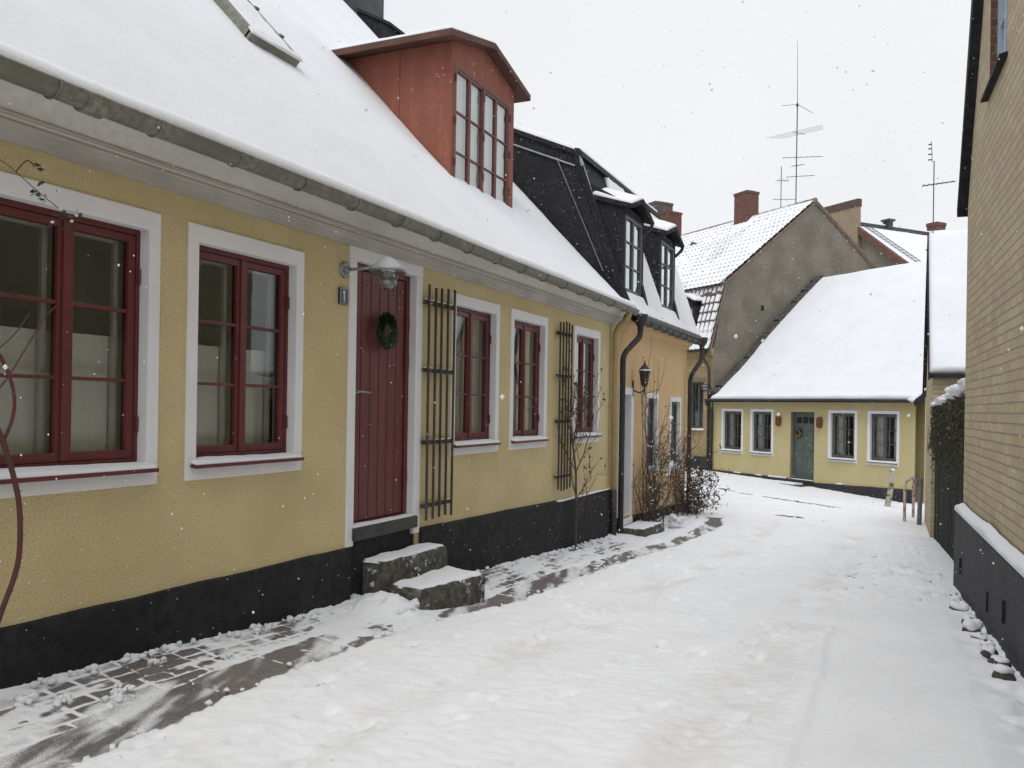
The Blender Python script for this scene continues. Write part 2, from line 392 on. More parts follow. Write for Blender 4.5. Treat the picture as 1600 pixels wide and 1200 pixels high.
def wall_holes(mb, u0, u1, z0, z1, holes, th=.3, m=0, ztop=None):
    """front wall at y=0..th with rectangular openings; reveals included"""
    us = sorted({u0, u1}|{h[0] for h in holes}|{h[1] for h in holes}); zs = sorted({z0, z1}|{h[2] for h in holes}|{h[3] for h in holes})
    us = [u for u in us if u0 <= u <= u1]; zs = [z for z in zs if z0 <= z <= z1]
    solid = lambda a, b: not any(h[0] < a < h[1] and h[2] < b < h[3] for h in holes)
    idx = {}
    def vid(x, y, z):
        k = (round(x, 5), y, round(z, 5))
        if k not in idx: idx[k] = len(mb.v); mb.v.append((x, y, z))
        return idx[k]
    for i in range(len(us)-1):
        for j in range(len(zs)-1):
            a, b, c, d = us[i], us[i+1], zs[j], zs[j+1]
            if not solid((a+b)/2, (c+d)/2): continue
            for y in (0, th): mb.f.append((vid(a,y,c), vid(b,y,c), vid(b,y,d), vid(a,y,d))); mb.m.append(m)
    for h in holes:
        a, b, c, d = max(h[0], u0), min(h[1], u1), max(h[2], z0), min(h[3], z1)
        uu = [u for u in us if a <= u <= b]; zz = [z for z in zs if c <= z <= d]
        for i in range(len(uu)-1):
            for z in ((c,) if c <= z0 else (c, d)):
                mb.f.append((vid(uu[i],0,z), vid(uu[i+1],0,z), vid(uu[i+1],th,z), vid(uu[i],th,z))); mb.m.append(m)
            if c <= z0: mb.f.append((vid(uu[i],0,d), vid(uu[i+1],0,d), vid(uu[i+1],th,d), vid(uu[i],th,d))); mb.m.append(m)
        for u in (a, b):
            for i in range(len(zz)-1):
                mb.f.append((vid(u,0,zz[i]), vid(u,0,zz[i+1]), vid(u,th,zz[i+1]), vid(u,th,zz[i]))); mb.m.append(m)

def window(house, U0, U1, Z0, Z1, fm, trim=.085, trimt=.11, trimb=.12, rec=.06, rows=3, sashes=2, curtain=None, sillm=None, trimm=None, seed=0, fw=.042, snow=True, bars=1, glassm=None, hinge=True, inner=True, simple=False, label=None, room=True):
    rnd = random.Random(seed)
    u0, u1, z0, z1 = U0+trim, U1-trim, Z0+trimb, Z1-trimt
    f = MB()
    f.ring((u0-.02, u1+.02, z0-.02, z1+.02), (u0+fw*.55, u1-fw*.55, z0+fw*.75, z1-fw*.7), rec, rec+.09)
    a0, a1, c0, c1 = u0+fw*.55, u1-fw*.55, z0+fw*.75, z1-fw*.7
    sw = (a1-a0)/sashes; panes = []
    for i in range(sashes):
        s0, s1 = a0+i*sw+.003, a0+(i+1)*sw-.003
        f.ring((s0, s1, c0+.003, c1-.003), (s0+fw, s1-fw, c0+fw*1.1, c1-fw), rec+.006, rec+.05)
        hh = (c1-c0-fw*2.1)/rows
        for r in range(rows):
            za = c0+fw*1.1+r*hh; zb = za+hh
            if r: f.box(s0+fw-.004, s1-fw+.004, rec+.012, rec+.045, za-.010, za+.010)
            panes.append((s0+fw*.8, s1-fw*.8, za-.006 if r else za-.02, zb+.02))
    if sashes == 2 and not simple:
        c = (a0+a1)/2; f.box(c-.022, c+.022, rec-.006, rec+.02, c0+.004, c1-.004)
    w = obj('window', f, fm, house, bevel=.003)
    if label: w['label'] = label
    if trimm:
        t = MB(); t.ring((U0, U1, Z0, Z1), (u0, u1, z0, z1), -.014, rec+.1); obj('window_trim', t, trimm, w, bevel=.006)
    g = MB()
    for k, (p, q, r, s) in enumerate(panes):
        tu, tv = rnd.uniform(-.0004, .0004), rnd.uniform(-.0005, .0005); y = rec+.03
        g.quad([(p, y-tu-tv, r), (q, y+tu-tv, r), (q, y+tu+tv, s), (p, y-tu+tv, s)])
    obj('pane', g, glassm or GLASS, w)
    if inner:
        n = MB()
        for i in range(sashes):
            s0, s1 = a0+i*sw+.03, a0+(i+1)*sw-.03
            n.ring((s0, s1, c0+.02, c1-.02), (s0+.03, s1-.03, c0+.05, c1-.05), rec+.11, rec+.14)
        obj('inner_sash', n, INNERF, w, bevel=.002)
    if curtain:
        cz0, cz1, mode = curtain
        nn = 90; xs = np.linspace(u0-.01, u1+.01, nn)
        for (xa, xb) in ([(u0-.01, u1+.01)] if mode != 'sides' else [(u0-.01, u0+(u1-u0)*.3), (u1-(u1-u0)*.3, u1+.01)]):
            x = np.linspace(xa, xb, 70); z = np.array([cz0, cz0+(cz1-cz0)*.5, cz1-.03, cz1])
            Xg, Zg = np.meshgrid(x, z, indexing='ij')
            amp = .007 if mode == 'panel' else .02
            Yg = rec+.155+amp*np.sin(Xg*(50 if mode == 'panel' else 85)+2*fbm(Xg*8, Zg, seed, 2))+.0*Zg
            grid_obj('curtain', Xg, Yg, Zg, CURT, w)
    if sillm:
        s = MB(); s.prism([(-.065, z0-.045), (-.065, z0-.022), (rec+.02, z0+.006), (rec+.02, z0-.03)], u0-.05, u1+.05)
        obj('sill', s, sillm, w, bevel=.003)
        if snow:
            snow_layer(w, [(-.06, z0-.021), (rec-.002, z0+.002)], u0-.045, u1+.045, T=.026, ds=.02, dx=.03, edge=.02, wob=.6, seed=seed+3)
    if hinge:
        for z in (z0+(z1-z0)*.17, z0+(z1-z0)*.80):
            for u in (u0+.012, u1-.012): hb = MB(); hb.tube([(u, rec-.008, z-.045), (u, rec-.008, z+.045)], .008, 8); obj('hinge', hb, fm, w)
    return w
HOLE = .035
def hole(U0, U1, Z0, Z1): return (U0+HOLE, U1-HOLE, Z0+HOLE, Z1-HOLE)

# ------------------------------------------------------------------ terrain
zy = [(-9,.62),(-3,.45),(0,.3),(2.8,.165),(3.7,.135),(4.67,.07),(5.9,-.01),(8.3,-.13),(10,-.215),(12.5,-.345),(15,-.43),(18,-.56),(21,-.60),(24,-.66),(27,-.54),(29,-.52),(60,-.5)]
def gz(x, y):
    x = np.asarray(x, float); y = np.asarray(y, float)
    z = np.interp(y, [a for a, b in zy], [b for a, b in zy])
    z = z+np.where(y > 17, -.02*np.clip(x+2.5, -5, 5)*sstep(17, 21, y), 0)
    return z-(.11*np.clip(x+4, 0, .78)-.09*sstep(-1.6, .3, x))*(1-sstep(13, 17, y))
def edge_x(y): return np.interp(y, [-9,2.4,3.35,4.7,5.9,6.4,7.0,8.8,10.8,12.6,15.5,17], [-2.98,-3.05,-3.14,-3.27,-3.27,-3.19,-3.06,-3.13,-3.08,-3.0,-2.9,-3.2])
def build_ground():
    xs = np.unique(np.r_[-600,-250,-100,-45,-25, np.arange(-16,-4.4,.25), np.arange(-4.4,-3.5,.06), np.arange(-3.5,1.1,.024), np.arange(1.1,4,.3), 6,12,30,90,250,600])
    ys = np.unique(np.r_[-600,-250,-90,-30, np.arange(-9,1.6,.3), np.arange(1.6,7,.022), np.arange(7,11,.032), np.arange(11,17,.05), np.arange(17,30,.09), np.arange(30,44,1.), 60,120,280,600])
    Xg, Yg = np.meshgrid(xs, ys, indexing='ij')
    Z = gz(Xg, Yg)
    rough = fbm(Xg*6, Yg*6, 3, 5, .6)-.5; lump = np.abs(fbm(Xg*3.1, Yg*2.3, 9, 4)-.5)*2
    smooth_side = sstep(-.52, -.36, Xg+.10*(fbm(Yg*.9, Yg*0, 4, 3)-.5)+.05*(Yg-5)*.3)*(1-sstep(8.0, 9.2, Yg+1.2*(fbm(Xg*2, Yg*2, 31, 2)-.5)))
    dis = 1-.93*smooth_side
    fine = fbm(Xg*24, Yg*24, 13, 3, .6)-.5
    h = dis*(.016*rough+.006*lump+.024*fine)
    # wheel ruts
    rut = np.zeros_like(Z)
    for cx, w in ((-2.35, .16), (-.85, .17)):
        c = cx+.12*(fbm(Yg*.35, Yg*0, 40, 2)-.5)*2+.015*Yg
        g = np.exp(-((Xg-c)/w)**2)*(1-sstep(15, 19, Yg))
        rut = np.maximum(rut, np.exp(-((Xg-c)/(w*1.5))**2)*(1-sstep(15, 19, Yg))*sstep(.35, .7, fbm(Xg*4, Yg*2.2, 88, 5, .65)))
        h = h-.030*g*(.4+fbm(Xg*5, Yg*1.6, 8, 4))+.014*np.exp(-((np.abs(Xg-c)-w*1.5)/.05)**2)*(fbm(Xg*9, Yg*5, 6, 3))
        h = h+.014*np.exp(-((Xg-c)/(w*1.4))**2)*(1-sstep(12, 16, Yg))*(fbm(Xg*2.2, Yg*20, 55, 3)-.5)
    bX = -.44-.10*(fbm(Yg*.9, Yg*0, 4, 3)-.5)-.05*(Yg-5)*.3
    h = h+.020*np.exp(-((Xg-bX)/.028)**2)*(1-sstep(6.5, 8.5, Yg))*(.5+fbm(Yg*3, Yg*0, 63, 3))
    # footprints
    rnd = random.Random(5)
    for i in range(170):
        side = rnd.random()
        px = rnd.uniform(-3.0, -.45) if side < .8 else rnd.uniform(-.3, .3); py = rnd.uniform(2.2, 15) if side < .8 else rnd.uniform(8.6, 16)
        an = rnd.uniform(-.5, .5); a = .13; b = .05; dpt = rnd.uniform(.006, .020)
        m = (np.abs(Xg-px) < .3) & (np.abs(Yg-py) < .3)
        if not m.any(): continue
        dx = Xg[m]-px; dy = Yg[m]-py; u = dx*math.cos(an)-dy*math.sin(an); v = dx*math.sin(an)+dy*math.cos(an)
        r = np.sqrt((u/b)**2+(v/a)**2); h[m] += -dpt*(1-sstep(.7, 1.15, r))+.010*np.exp(-((r-1.3)/.25)**2)
    # clods round the far right corner
    cl = np.exp(-(((Xg+.15)/.65)**2+((Yg-10.6)/1.3)**2)); h = h+cl*.07*np.clip(fbm(Xg*5, Yg*5, 77, 4)-.45, 0, 1)*3
    near = sstep(-5, -4, Xg)*(1-sstep(1., 1.4, Xg))*sstep(-2, 0, Yg)*(1-sstep(30, 34, Yg)); h = h*(.15+.85*near)
    # drift piled against the far house and at the wall feet
    ledge = np.clip(1-np.abs(Xg-.62)/.25, 0, 1)*(1-sstep(9, 10, Yg)); h = h-.05*ledge*sstep(.3, .6, fbm(Xg*6, Yg*6, 21, 3))
    # break to the pavement on the left
    ex = edge_x(Yg)+.05*(fbm(Yg*7, Xg*7, 19, 4)-.5)*2+.05*(fbm(Yg*1.4, Xg*0, 18, 3)-.5)
    k = sstep(0, .05, Xg-ex)
    pav = (Yg > -8.5) & (Yg < 17.0)
    rim = .022*np.exp(-((Xg-ex-.08)/.07)**2)*np.clip(fbm(Xg*14, Yg*14, 29, 3)*1.6, 0, 1.5)
    snowy = .034+h+rim*.6
    h2 = np.where(pav, np.where(k < 1, -.10+k*(snowy+.10), snowy), .034+h)
    h2 = np.where((Yg > 16.6) & (Yg < 17.0) & (k < 1), h2, h2)
    # narrow dark gaps where the paving shows in the far street
    Z = Z+h2
    bare = np.zeros_like(Z)
    def strip(x0_, y0_, x1_, y1_, w):
        d = np.array([x1_-x0_, y1_-y0_]); Ln = np.hypot(*d); d = d/Ln
        u = (Xg-x0_)*d[0]+(Yg-y0_)*d[1]; v = -(Xg-x0_)*d[1]+(Yg-y0_)*d[0]
        return (1-sstep(w*.6, w, np.abs(v+.06*(fbm(u*3, v*0, 3, 3)-.5))))*sstep(0, .2, u)*(1-sstep(Ln-.4, Ln, u))*sstep(.2, .38, fbm(u*2.2, v*2, 61, 3))
    bare = np.maximum(bare, strip(-4.1, 23.6, -1.1, 21.0, .19)); bare = np.maximum(bare, strip(-5.4, 25.2, -3.9, 23.6, .13)); bare = np.maximum(bare, strip(-2.45, 18.55, -1.5, 18.1, .22))
    Z = Z-.05*bare
    return grid_obj('ground', Xg, Yg, Z, GROUNDM, attr={'snow': 1-bare, 'tone': rut}, flip=False)
def ground_mat():
    m, nt, P, L = nm('snow_covered_ground')
    tc = N(nt, 'ShaderNodeTexCoord'); v = tc.outputs['Object']
    at = N(nt, 'ShaderNodeAttribute'); at.attribute_name = 'snow'
    col = mixc(nt, ramp(nt, noise(nt, v, 1.2, 5), [(.35, 0), (.75, 1)]), (.83,.842,.868), (.77,.785,.815))
    mp = N(nt, 'ShaderNodeMapping'); mp.inputs['Scale'].default_value = (3.2, .9, 1); L(v, mp.inputs['Vector'])
    col = mixc(nt, ramp(nt, noise(nt, mp.outputs['Vector'], 1.8, 7, .68), [(.5, 0), (.8, .5)]), col, (.72,.715,.715))
    col = mixc(nt, ramp(nt, noise(nt, v, 26, 6, .72), [(.62, 0), (.78, .35)]), col, (.62,.61,.60))
    a2 = N(nt, 'ShaderNodeAttribute'); a2.attribute_name = 'tone'
    col = mixc(nt, ramp(nt, a2.outputs['Fac'], [(.1, 0), (1., .75)]), col, (.69,.68,.665))
    col = mixc(nt, ramp(nt, at.outputs['Fac'], [(.25, 0), (.65, 1)]), (.07,.062,.058), col)
    L(col, P.inputs['Base Color']); P.inputs['Roughness'].default_value = .85; P.inputs['Specular IOR Level'].default_value = .15
    n1 = bump(nt, noise(nt, v, 120, 4, .7), .4, .005)
    L(bump(nt, noise(nt, v, 18, 5, .65), .45, .014, n1), P.inputs['Normal'])
    return m
GROUNDM = ground_mat()
tag(build_ground(), kind='structure')

def build_pavement():
    ys = np.unique(np.r_[np.arange(-8, 1.8, .1), np.arange(1.8, 5.5, .011), np.arange(5.5, 9, .018), np.arange(9, 17.0, .03)])
    xs = np.arange(-4.06, -2.80, .0125)
    Xg, Yg = np.meshgrid(xs, ys, indexing='ij')
    base = gz(Xg, Yg)+.0
    wx = Xg+.045*(fbm(Xg*5, Yg*5, 71, 3)-.5); wy = Yg+.07*(fbm(Xg*5+9, Yg*5, 72, 3)-.5)
    # rows of setts parallel to the house, two broad kerb slabs at the edge
    e = edge_x(Yg)
    d_edge = e-wx+.10
    slabz = d_edge < .42
    row = np.floor((wx+4.1)/.105); fr = (wx+4.1)/.105-row
    off = lattice_noise(row*3.3, row*0+1, 5)*.2
    ln = .168
    col = np.floor((wy+off)/ln); fc = (wy+off)/ln-col
    dd = np.minimum(np.minimum(fr, 1-fr)*.105, np.minimum(fc, 1-fc)*ln)
    col2 = np.floor(wy/.62+.3); fc2 = wy/.62+.3-col2
    dd2 = np.minimum(np.minimum(np.abs(d_edge-.42), np.abs(d_edge-.0)), np.minimum(fc2, 1-fc2)*.62)
    dist = np.where(slabz, dd2, np.minimum(dd, np.abs(d_edge-.42)))
    stone = -.016+.016*sstep(0, .018, dist)+np.where(slabz, .003, .005*(lattice_noise(row*7.1, col*5.3, 2)-.5)*2)
    tone = np.where(slabz, lattice_noise(col2*5.7, col2*0, 8), lattice_noise(row*7.7, col*3.9, 12))
    patch = fbm(Xg*2.6, Yg*1.7, 101, 5, .55); streak = fbm(Xg*9+Yg*1.6, Yg*1.1, 105, 4, .6)
    sn = -.0275+.070*(patch-.22)*.8+.036*(streak-.35)
    # swept snow piles at the wall and along the outer joint
    wall = np.exp(-(Xg+4.0)/.07); sn = sn+.045*wall*np.clip(fbm(Xg*10, Yg*8, 111, 3)*1.8-.35, 0, 1.2)
    sn = sn+.016*np.exp(-((d_edge-.45)/.06)**2)*fbm(Xg*3, Yg*2.5, 44, 3)
    near_step = np.exp(-(((Xg+3.68)/.24)**2+((Yg-5.80)/.24)**2)); sn = sn+.17*near_step*(.5+.8*fbm(Xg*9, Yg*9, 50, 4))
    sn = sn+.05*np.exp(-(((Xg+3.7)/.3)**2+((Yg-7.0)/.22)**2))
    far = sstep(11.8, 13.2, Yg); sn = sn+far*.06*sstep(.05, .25, d_edge-.28+.12*(fbm(Yg*2, Xg*0, 77, 3)-.5)); sn = sn-far*.03*(1-sstep(.2, .35, d_edge))*sstep(.42, .5, fbm(Xg*1.5, Yg*.8, 33, 3))
    sn = sn-.02*np.exp(-(((Xg+3.35)/.25)**2+((Yg-3.0)/.7)**2))
    sn = sn+.006*(1-sstep(0, .014, dist))+np.where(slabz, .001, .0015)-.03*np.exp(-(((Xg+3.25)/.10)**2+((Yg-6.6)/.5)**2))
    sn = sn+.010*(fbm(Xg*22, Yg*22, 90, 3)-.5)
    sn = np.minimum(sn, .03+.2*near_step+.05*wall+.02*far)
    top = np.maximum(stone, sn)
    mask = sstep(-.011, .006, sn-stone)
    dust = fbm(Xg*6+Yg*2.2, Yg*1.3-Xg*.6, 141, 4, .6); mask = np.maximum(mask, .62*sstep(.32, .70, dust))
    Z = base+.012+top
    return grid_obj('pavement', Xg, Yg, Z, PAVE, attr={'snow': mask, 'tone': tone})
tag(build_pavement(), kind='structure')

# ================================================================== HOUSE 1 (yellow, red windows)
# local x runs up the street, local y into the house
def pipe_path(pts, r=.04):
    """rounded bends"""
    out = []; P = [Vector(p) for p in pts]
    for i, p in enumerate(P):
        if 0 < i < len(P)-1:
            a = (P[i-1]-p); b = (P[i+1]-p); k = min(.12, a.length*.45, b.length*.45)
            A = p+a.normalized()*k; B = p+b.normalized()*k
            for t in (0, .25, .5, .75, 1): out.append(A*(1-t)**2+p*2*t*(1-t)+B*t*t)
        else: out.append(p)
    return out
h1 = thing('yellow_house', 'long yellow roughcast house with dark red windows and a red planked door', 'house', (-4, 0, 0), PI/2)
HX0, HX1 = -5.0, 12.72
W1 = [(2.64,3.78), (4.00,5.12), (7.40,8.49), (8.79,9.88), (10.83,11.92)]
Z0, Z1 = 1.11, 2.70
near_extra = [(-3.4,-2.26), (-1.4,-.26), (.55,1.69)]
DU0, DU1, DZ0, DZ1 = 5.69, 6.83, .48, 2.87
allw = near_extra+W1
w = MB(); wall_holes(w, HX0, HX1, -.6, 3.05, [hole(a, b, Z0, Z1) for a, b in allw]+[(DU0+.05, DU1-.05, -.6, DZ1-.05)], .32)
obj('wall', w, Y1, h1)
bk = MB(); bk.box(HX0, HX0+.3, .32, 11.4, -.6, 3.05); bk.box(HX1-.25, HX1, .32, 11.4, -.6, 3.05); bk.box(HX0, HX1, 11.4, 11.7, -.6, 3.05)
bk.prism([(0.0,3.05),(11.7,3.05),(5.85,9.1)], HX1-.25, HX1-.01); bk.prism([(0.0,3.05),(11.7,3.05),(5.85,9.1)], HX0, HX0+.3)
obj('wall', bk, Y1, h1)
rm = MB(); rm.box(HX0+.3, HX1-.25, 3.0, 3.1, -.1, 2.95); rm.box(HX0+.3, HX1-.25, .32, 11.4, 2.95, 3.04); rm.box(HX0+.3, HX1-.25, .32, 11.4, .3, .4)
for a in (-4.5, -1.8, .2, 2.2, 3.88, 5.4, 7.1, 8.64, 10.2, 12.2): rm.box(a-.05, a+.05, .321, 3.0, .4, 2.949)
obj('interior_walls', rm, INNER, h1)
# plinth: tarred, top edge a little uneven
def plinth(parent, segs, mt, zb=-.9, proud=.035, seed=1):
    mb = MB()
    for (x0, x1, za, zb2) in segs:
        n = max(2, int((x1-x0)/.12)); xs = np.linspace(x0, x1, n)
        zt = np.interp(xs, [x0, x1], [za, zb2])+.010*(fbm(xs*2.5, xs*0, seed, 3)-.5)*2
        yy = -proud+.012*(fbm(xs*1.7, xs*0+4, seed+1, 3)-.5)
        b = len(mb.v)
        for k in range(n):
            mb.v += [(xs[k], 0.012, zt[k]+.012), (xs[k], yy[k]+.008, zt[k]), (xs[k], yy[k], zt[k]-.03), (xs[k], yy[k]-.012, zb), (xs[k], .012, zb)]
        for k in range(n-1):
            for q in range(4): mb.f.append((b+k*5+q, b+k*5+5+q, b+k*5+6+q, b+k*5+1+q)); mb.m.append(0)
        mb.f.append(tuple(b+q for q in range(5))); mb.f.append(tuple(b+(n-1)*5+q for q in range(5))[::-1]); mb.m += [0, 0]
    return obj('plinth', mb, mt, parent)
pl1 = plinth(h1, [(HX0, 5.73, .50, .455), (6.84, HX1, .475, .35)], BLACK)
snow_layer(pl1, [(-.03, .448), (.006, .452)], 9.8, 12.6, T=.02, ds=.012, dx=.04, edge=.012, wob=1.2, seed=5).location = (0, 0, -.06)
# cornice: fascia steps and a cove under the gutter
cp = [(.01, 2.86), (-.020, 2.862), (-.024, 2.892), (-.042, 2.897), (-.047, 2.915), (-.064, 2.92), (-.070, 2.935), (-.080, 2.95), (-.092, 2.975), (-.108, 3.005), (-.130, 3.035), (-.158, 3.062), (-.19, 3.082), (-.20, 3.10), (.01, 3.115)]
cm = MB(); cm.prism(cp, HX0, HX1)
co = obj('cornice', cm, CORN, h1)
CORN2 = mat('weathered_shaded_moulding', (.50,.48,.44), (.38,.36,.325), 2.5, .9, bmp=.3, bscale=25, bdist=.005, stretch=(.6,1,2))  # weathered grey, darkened in the colour to stand in for shade between fillets
ml = MB(); ml.prism([(.01,2.852),(-.030,2.854),(-.036,2.884),(-.052,2.888),(-.060,2.912),(-.078,2.917),(-.088,2.932),(.01,2.936)], HX0, HX1+.004); ml.prism([(.0,2.955),(-.098,2.957),(-.104,2.969),(.0,2.971)], HX0, HX1+.003); obj('moulding', ml, CORN2, co)
# roof
ang = math.atan(1.045)
def rp(y): return 3.19+1.045*(y+.2)
rprof = [(-.27, 3.105), (-.06, 3.165), (5.85, rp(5.85)-.145), (12.0, 3.05)]
rf = MB(); slab(rf, rprof, HX0-.1, HX1+.02, .035)
roof1 = obj('roof', rf, TARW, h1)
snow_layer(roof1, [(-.31, 3.098), (-.06, 3.17), (5.85, rp(5.85)-.142), (11.9, 3.06)], HX0-.1, HX1+.03, T=.10, ds=.09, dx=.09, edge=.09, wob=.16, seed=2, jag=.018)
# gutter half-round with brackets
def gutter(parent, x0, x1, y, za, zb, r=.065, mt=ZINC, step=.62, brk=True, start=None):
    g = MB(); n = 14; base = 0
    pr = [(y+r*math.cos(t), r*math.sin(t)) for t in np.linspace(PI, 2*PI, 11)]
    inn = [(y+(r-.005)*math.cos(t), (r-.005)*math.sin(t)) for t in np.linspace(2*PI, PI, 11)]
    roll = [(y-r-.006, .004), (y-r-.002, .012)]
    poly = pr+inn+roll[::-1]
    m = 40; xs = np.linspace(x0, x1, m); k = len(poly)
    for x in xs:
        zc = za+(zb-za)*(x-x0)/(x1-x0)+.004*math.sin(x*1.3)
        g.v += [(x, p, zc+q) for p, q in poly]
    for i in range(m-1):
        for j in range(k):
            jj = (j+1) % k; g.f.append((i*k+j, i*k+jj, (i+1)*k+jj, (i+1)*k+j)); g.m.append(0)
    for i in (0, m-1): g.f.append(tuple(i*k+j for j in range(k))); g.m.append(0)
    o = obj('gutter', g, mt, parent, smooth=False)
    if brk:
        for i, x in enumerate(np.arange(start if start is not None else x0+.3, x1, step)):
            zc = za+(zb-za)*(x-x0)/(x1-x0)
            b = MB(); R = r+.007
            pts = [(x, y+R*math.cos(t), zc+R*math.sin(t)) for t in np.linspace(PI*.97, 2*PI, 12)]
            pts += [(x, y+R+.03, zc+.03)]
            b.tube(pts, .006, 6); obj('gutter_bracket', b, mt, o)
    return o
g1 = gutter(h1, HX0, HX1+.02, -.285, 3.12, 3.085, start=-4.6)
# joint sleeve seen near the left edge
sl = MB(); sl.tube([(3.0, -.285, 3.080), (3.12, -.285, 3.079)], .060, 14); obj('gutter_joint', sl, ZINC, g1)
# the yellow downpipe
dp = MB(); dp.tube(pipe_path([(12.42,-.285,3.05), (12.42,-.275,2.95), (12.44,-.07,2.78), (12.44,-.07,.36)]), .042, 14)
dpo = obj('downpipe', dp, PIPEY, h1, smooth=True)
dp = MB(); dp.tube([(12.44,-.085,.37), (12.44,-.085,-.5)], .047, 14); obj('pipe_foot', dp, IRON, dpo, smooth=True)
dp = MB(); dp.tube([(12.44,-.07,1.6),(12.44,-.07,1.63)], .047, 12); dp.box(12.43,12.45,-.06,.01,1.605,1.625); obj('pipe_clamp', dp, PIPEY, dpo)
for i, (a, b) in enumerate(allw):
    cur = (Z0+.1, 1.97, 'panel') if i in (3, 4) else (Z0+.1, 2.5, 'sides') if i in (0, 1, 2) else (Z0+.1, Z1-.12, 'folds')
    lab = {3: 'wide dark red window at the left edge with a pale half curtain', 4: 'dark red window with a half curtain left of the door'}.get(i)
    window(h1, a, b, Z0, Z1, RED, curtain=cur, sillm=RED, trimm=WHITE, seed=i+1, fw=.046 if i < 5 else .05, label=lab)
# door
dt = MB()
poly_o = [(DU0, .48), (DU0, DZ1), (DU1, DZ1), (DU1, .48)]
ui0, ui1, zi = 5.79, 6.72, 2.755
for (a, b) in ((DU0, ui0), (ui1, DU1)): dt.box(a, b, -.014, .30, .44 if a > 6 else .46, zi)
dt.box(DU0, DU1, -.0141, .30, zi+.0005, DZ1)
door = MB(); nb = 6; bw = (ui1-ui0-.12)/nb
for i in range(nb): door.box(ui0+.06+i*bw+.004, ui0+.06+(i+1)*bw-.004, .075, .115, .635, 2.70)
door.box(ui0+.055, ui1-.055, .084, .125, .63, 2.705)
dr = obj('door', door, DOORM, h1, bevel=.005)
obj('door_trim', dt, WHITE, dr, bevel=.006)
fr = MB(); fr.ring((ui0-.01, ui1+.01, .60, zi+.01), (ui0+.052, ui1-.052, .628, 2.708), .06, .16); obj('door_frame', fr, RED, dr, bevel=.004)
for z in (2.33, 1.98, .95): hd = MB(); hd.tube([(ui1-.052, .058, z-.075), (ui1-.052, .058, z+.075)], .011, 8); hd.box(ui1-.052, ui1-.005, .054, .062, z-.06, z+.06); obj('hinge', hd, RED, dr)
for i in range(nb): nl = MB(); nl.lathe([(0,.008),(.007,.005),(.009,0)], (ui0+.06+(i+.5)*bw, .074, 2.60-.012*(i%2)), 8, axis='y'); obj('nail', nl, IRON, dr)
hn = MB(); hn.lathe([(0,.012),(.018,.012),(.024,.006),(.026,0)], (5.90,.074,1.70), 16, axis='y'); hn.tube([(5.90,.07,1.70),(5.90,.02,1.70),(5.93,.015,1.70),(6.05,.018,1.695)], [.009,.009,.008,.007], 8)
obj('door_handle', hn, GALV, dr, smooth=True)
lk = MB(); lk.box(5.868,5.892,.066,.076,1.12,1.32); lk.lathe([(0,.012),(.014,.01),(.016,0)], (5.88,.074,1.88), 12, axis='y'); obj('lock_plate', lk, GREYW, dr, bevel=.002)
th = MB(); th.box(ui0-.02, ui1+.03, -.045, .26, .50, .605)
tho = obj('threshold', th, SLAB, h1, bevel=.008)
snow_layer(tho, [(-.02,.604),(.07,.606)], ui0, ui1+.0, T=.02, ds=.02, dx=.04, edge=.015, wob=.8, seed=33)
th = MB(); th.box(5.735, 6.835, .02, .25, -.5, .498); obj('door_plinth', th, BLACK, h1)
# number plate "1"
np_ = MB(); np_.box(5.55, 5.66, -.018, .001, 2.375, 2.505); pl = obj('number_plate', np_, ENAM, h1, bevel=.004)
r_ = MB(); r_.ring((5.553,5.657,2.378,2.502), (5.559,5.651,2.384,2.496), -.021, -.0175)
obj('plate_border', r_, GALV, pl); r_ = MB()
r_.prism([(5.600,2.398),(5.612,2.398),(5.612,2.484),(5.602,2.484),(5.585,2.470),(5.585,2.459),(5.600,2.468)], -.0215,-.0178,'y')
obj('painted_number', r_, ENW, pl)
# terracotta dormer
dm = thing  # alias not used for parts
DX0, DX1, DFY = 8.99, 10.77, .90
ez = 5.93; az = 6.17; mid = (DX0+DX1)/2
df = MB()
zb_ = 4.15
hx0, hx1, hz0, hz1 = 9.06, 10.63, 4.10, 5.665
# front around the window opening
df.box(DX0, hx0, DFY, DFY+.10, zb_, ez-.02); df.box(hx1, DX1, DFY, DFY+.10, zb_, ez-.02); df.box(hx0, hx1, DFY+.0005, DFY+.10, hz1, ez-.02)
df.prism([(DX0, ez-.0199), (DX1, ez-.0199), (mid, az-.02)], DFY+.001, DFY+.10, 'y')
df.box(mid-.003, mid+.003, DFY-.004, DFY, hz1+.02, az-.06)
yb = (ez-3.19)/1.045-.2+.25
for (a, b) in ((DX0, DX0+.06), (DX1-.06, DX1)):
    df.prism([(DFY+.10, zb_), (yb, ez+.1), (yb, ez-.02), (DFY+.10, ez-.02)], a, b)
    s_ = -1 if a == DX0 else 1; xx = a-.004 if s_ < 0 else b
df.prism([(DFY+.10, zb_-.2), (yb+.3, ez+.2), (yb+.3,ez), (DFY+.10, zb_+.0)], DX0+.07, DX1-.07)
# seam battens on the cheek
df.box(DX0-.008, DX0, 1.62, 1.635, 4.6, ez-.02)
df.prism([(1.02, 4.36+.10), (1.02, 4.36+.12), (2.35, 5.83), (2.35, 5.81)], DX0-.008, DX0)
do = obj('dormer', df, TERRA, h1, bevel=.003); do['label'] = 'terracotta boarded dormer with a low gabled roof'
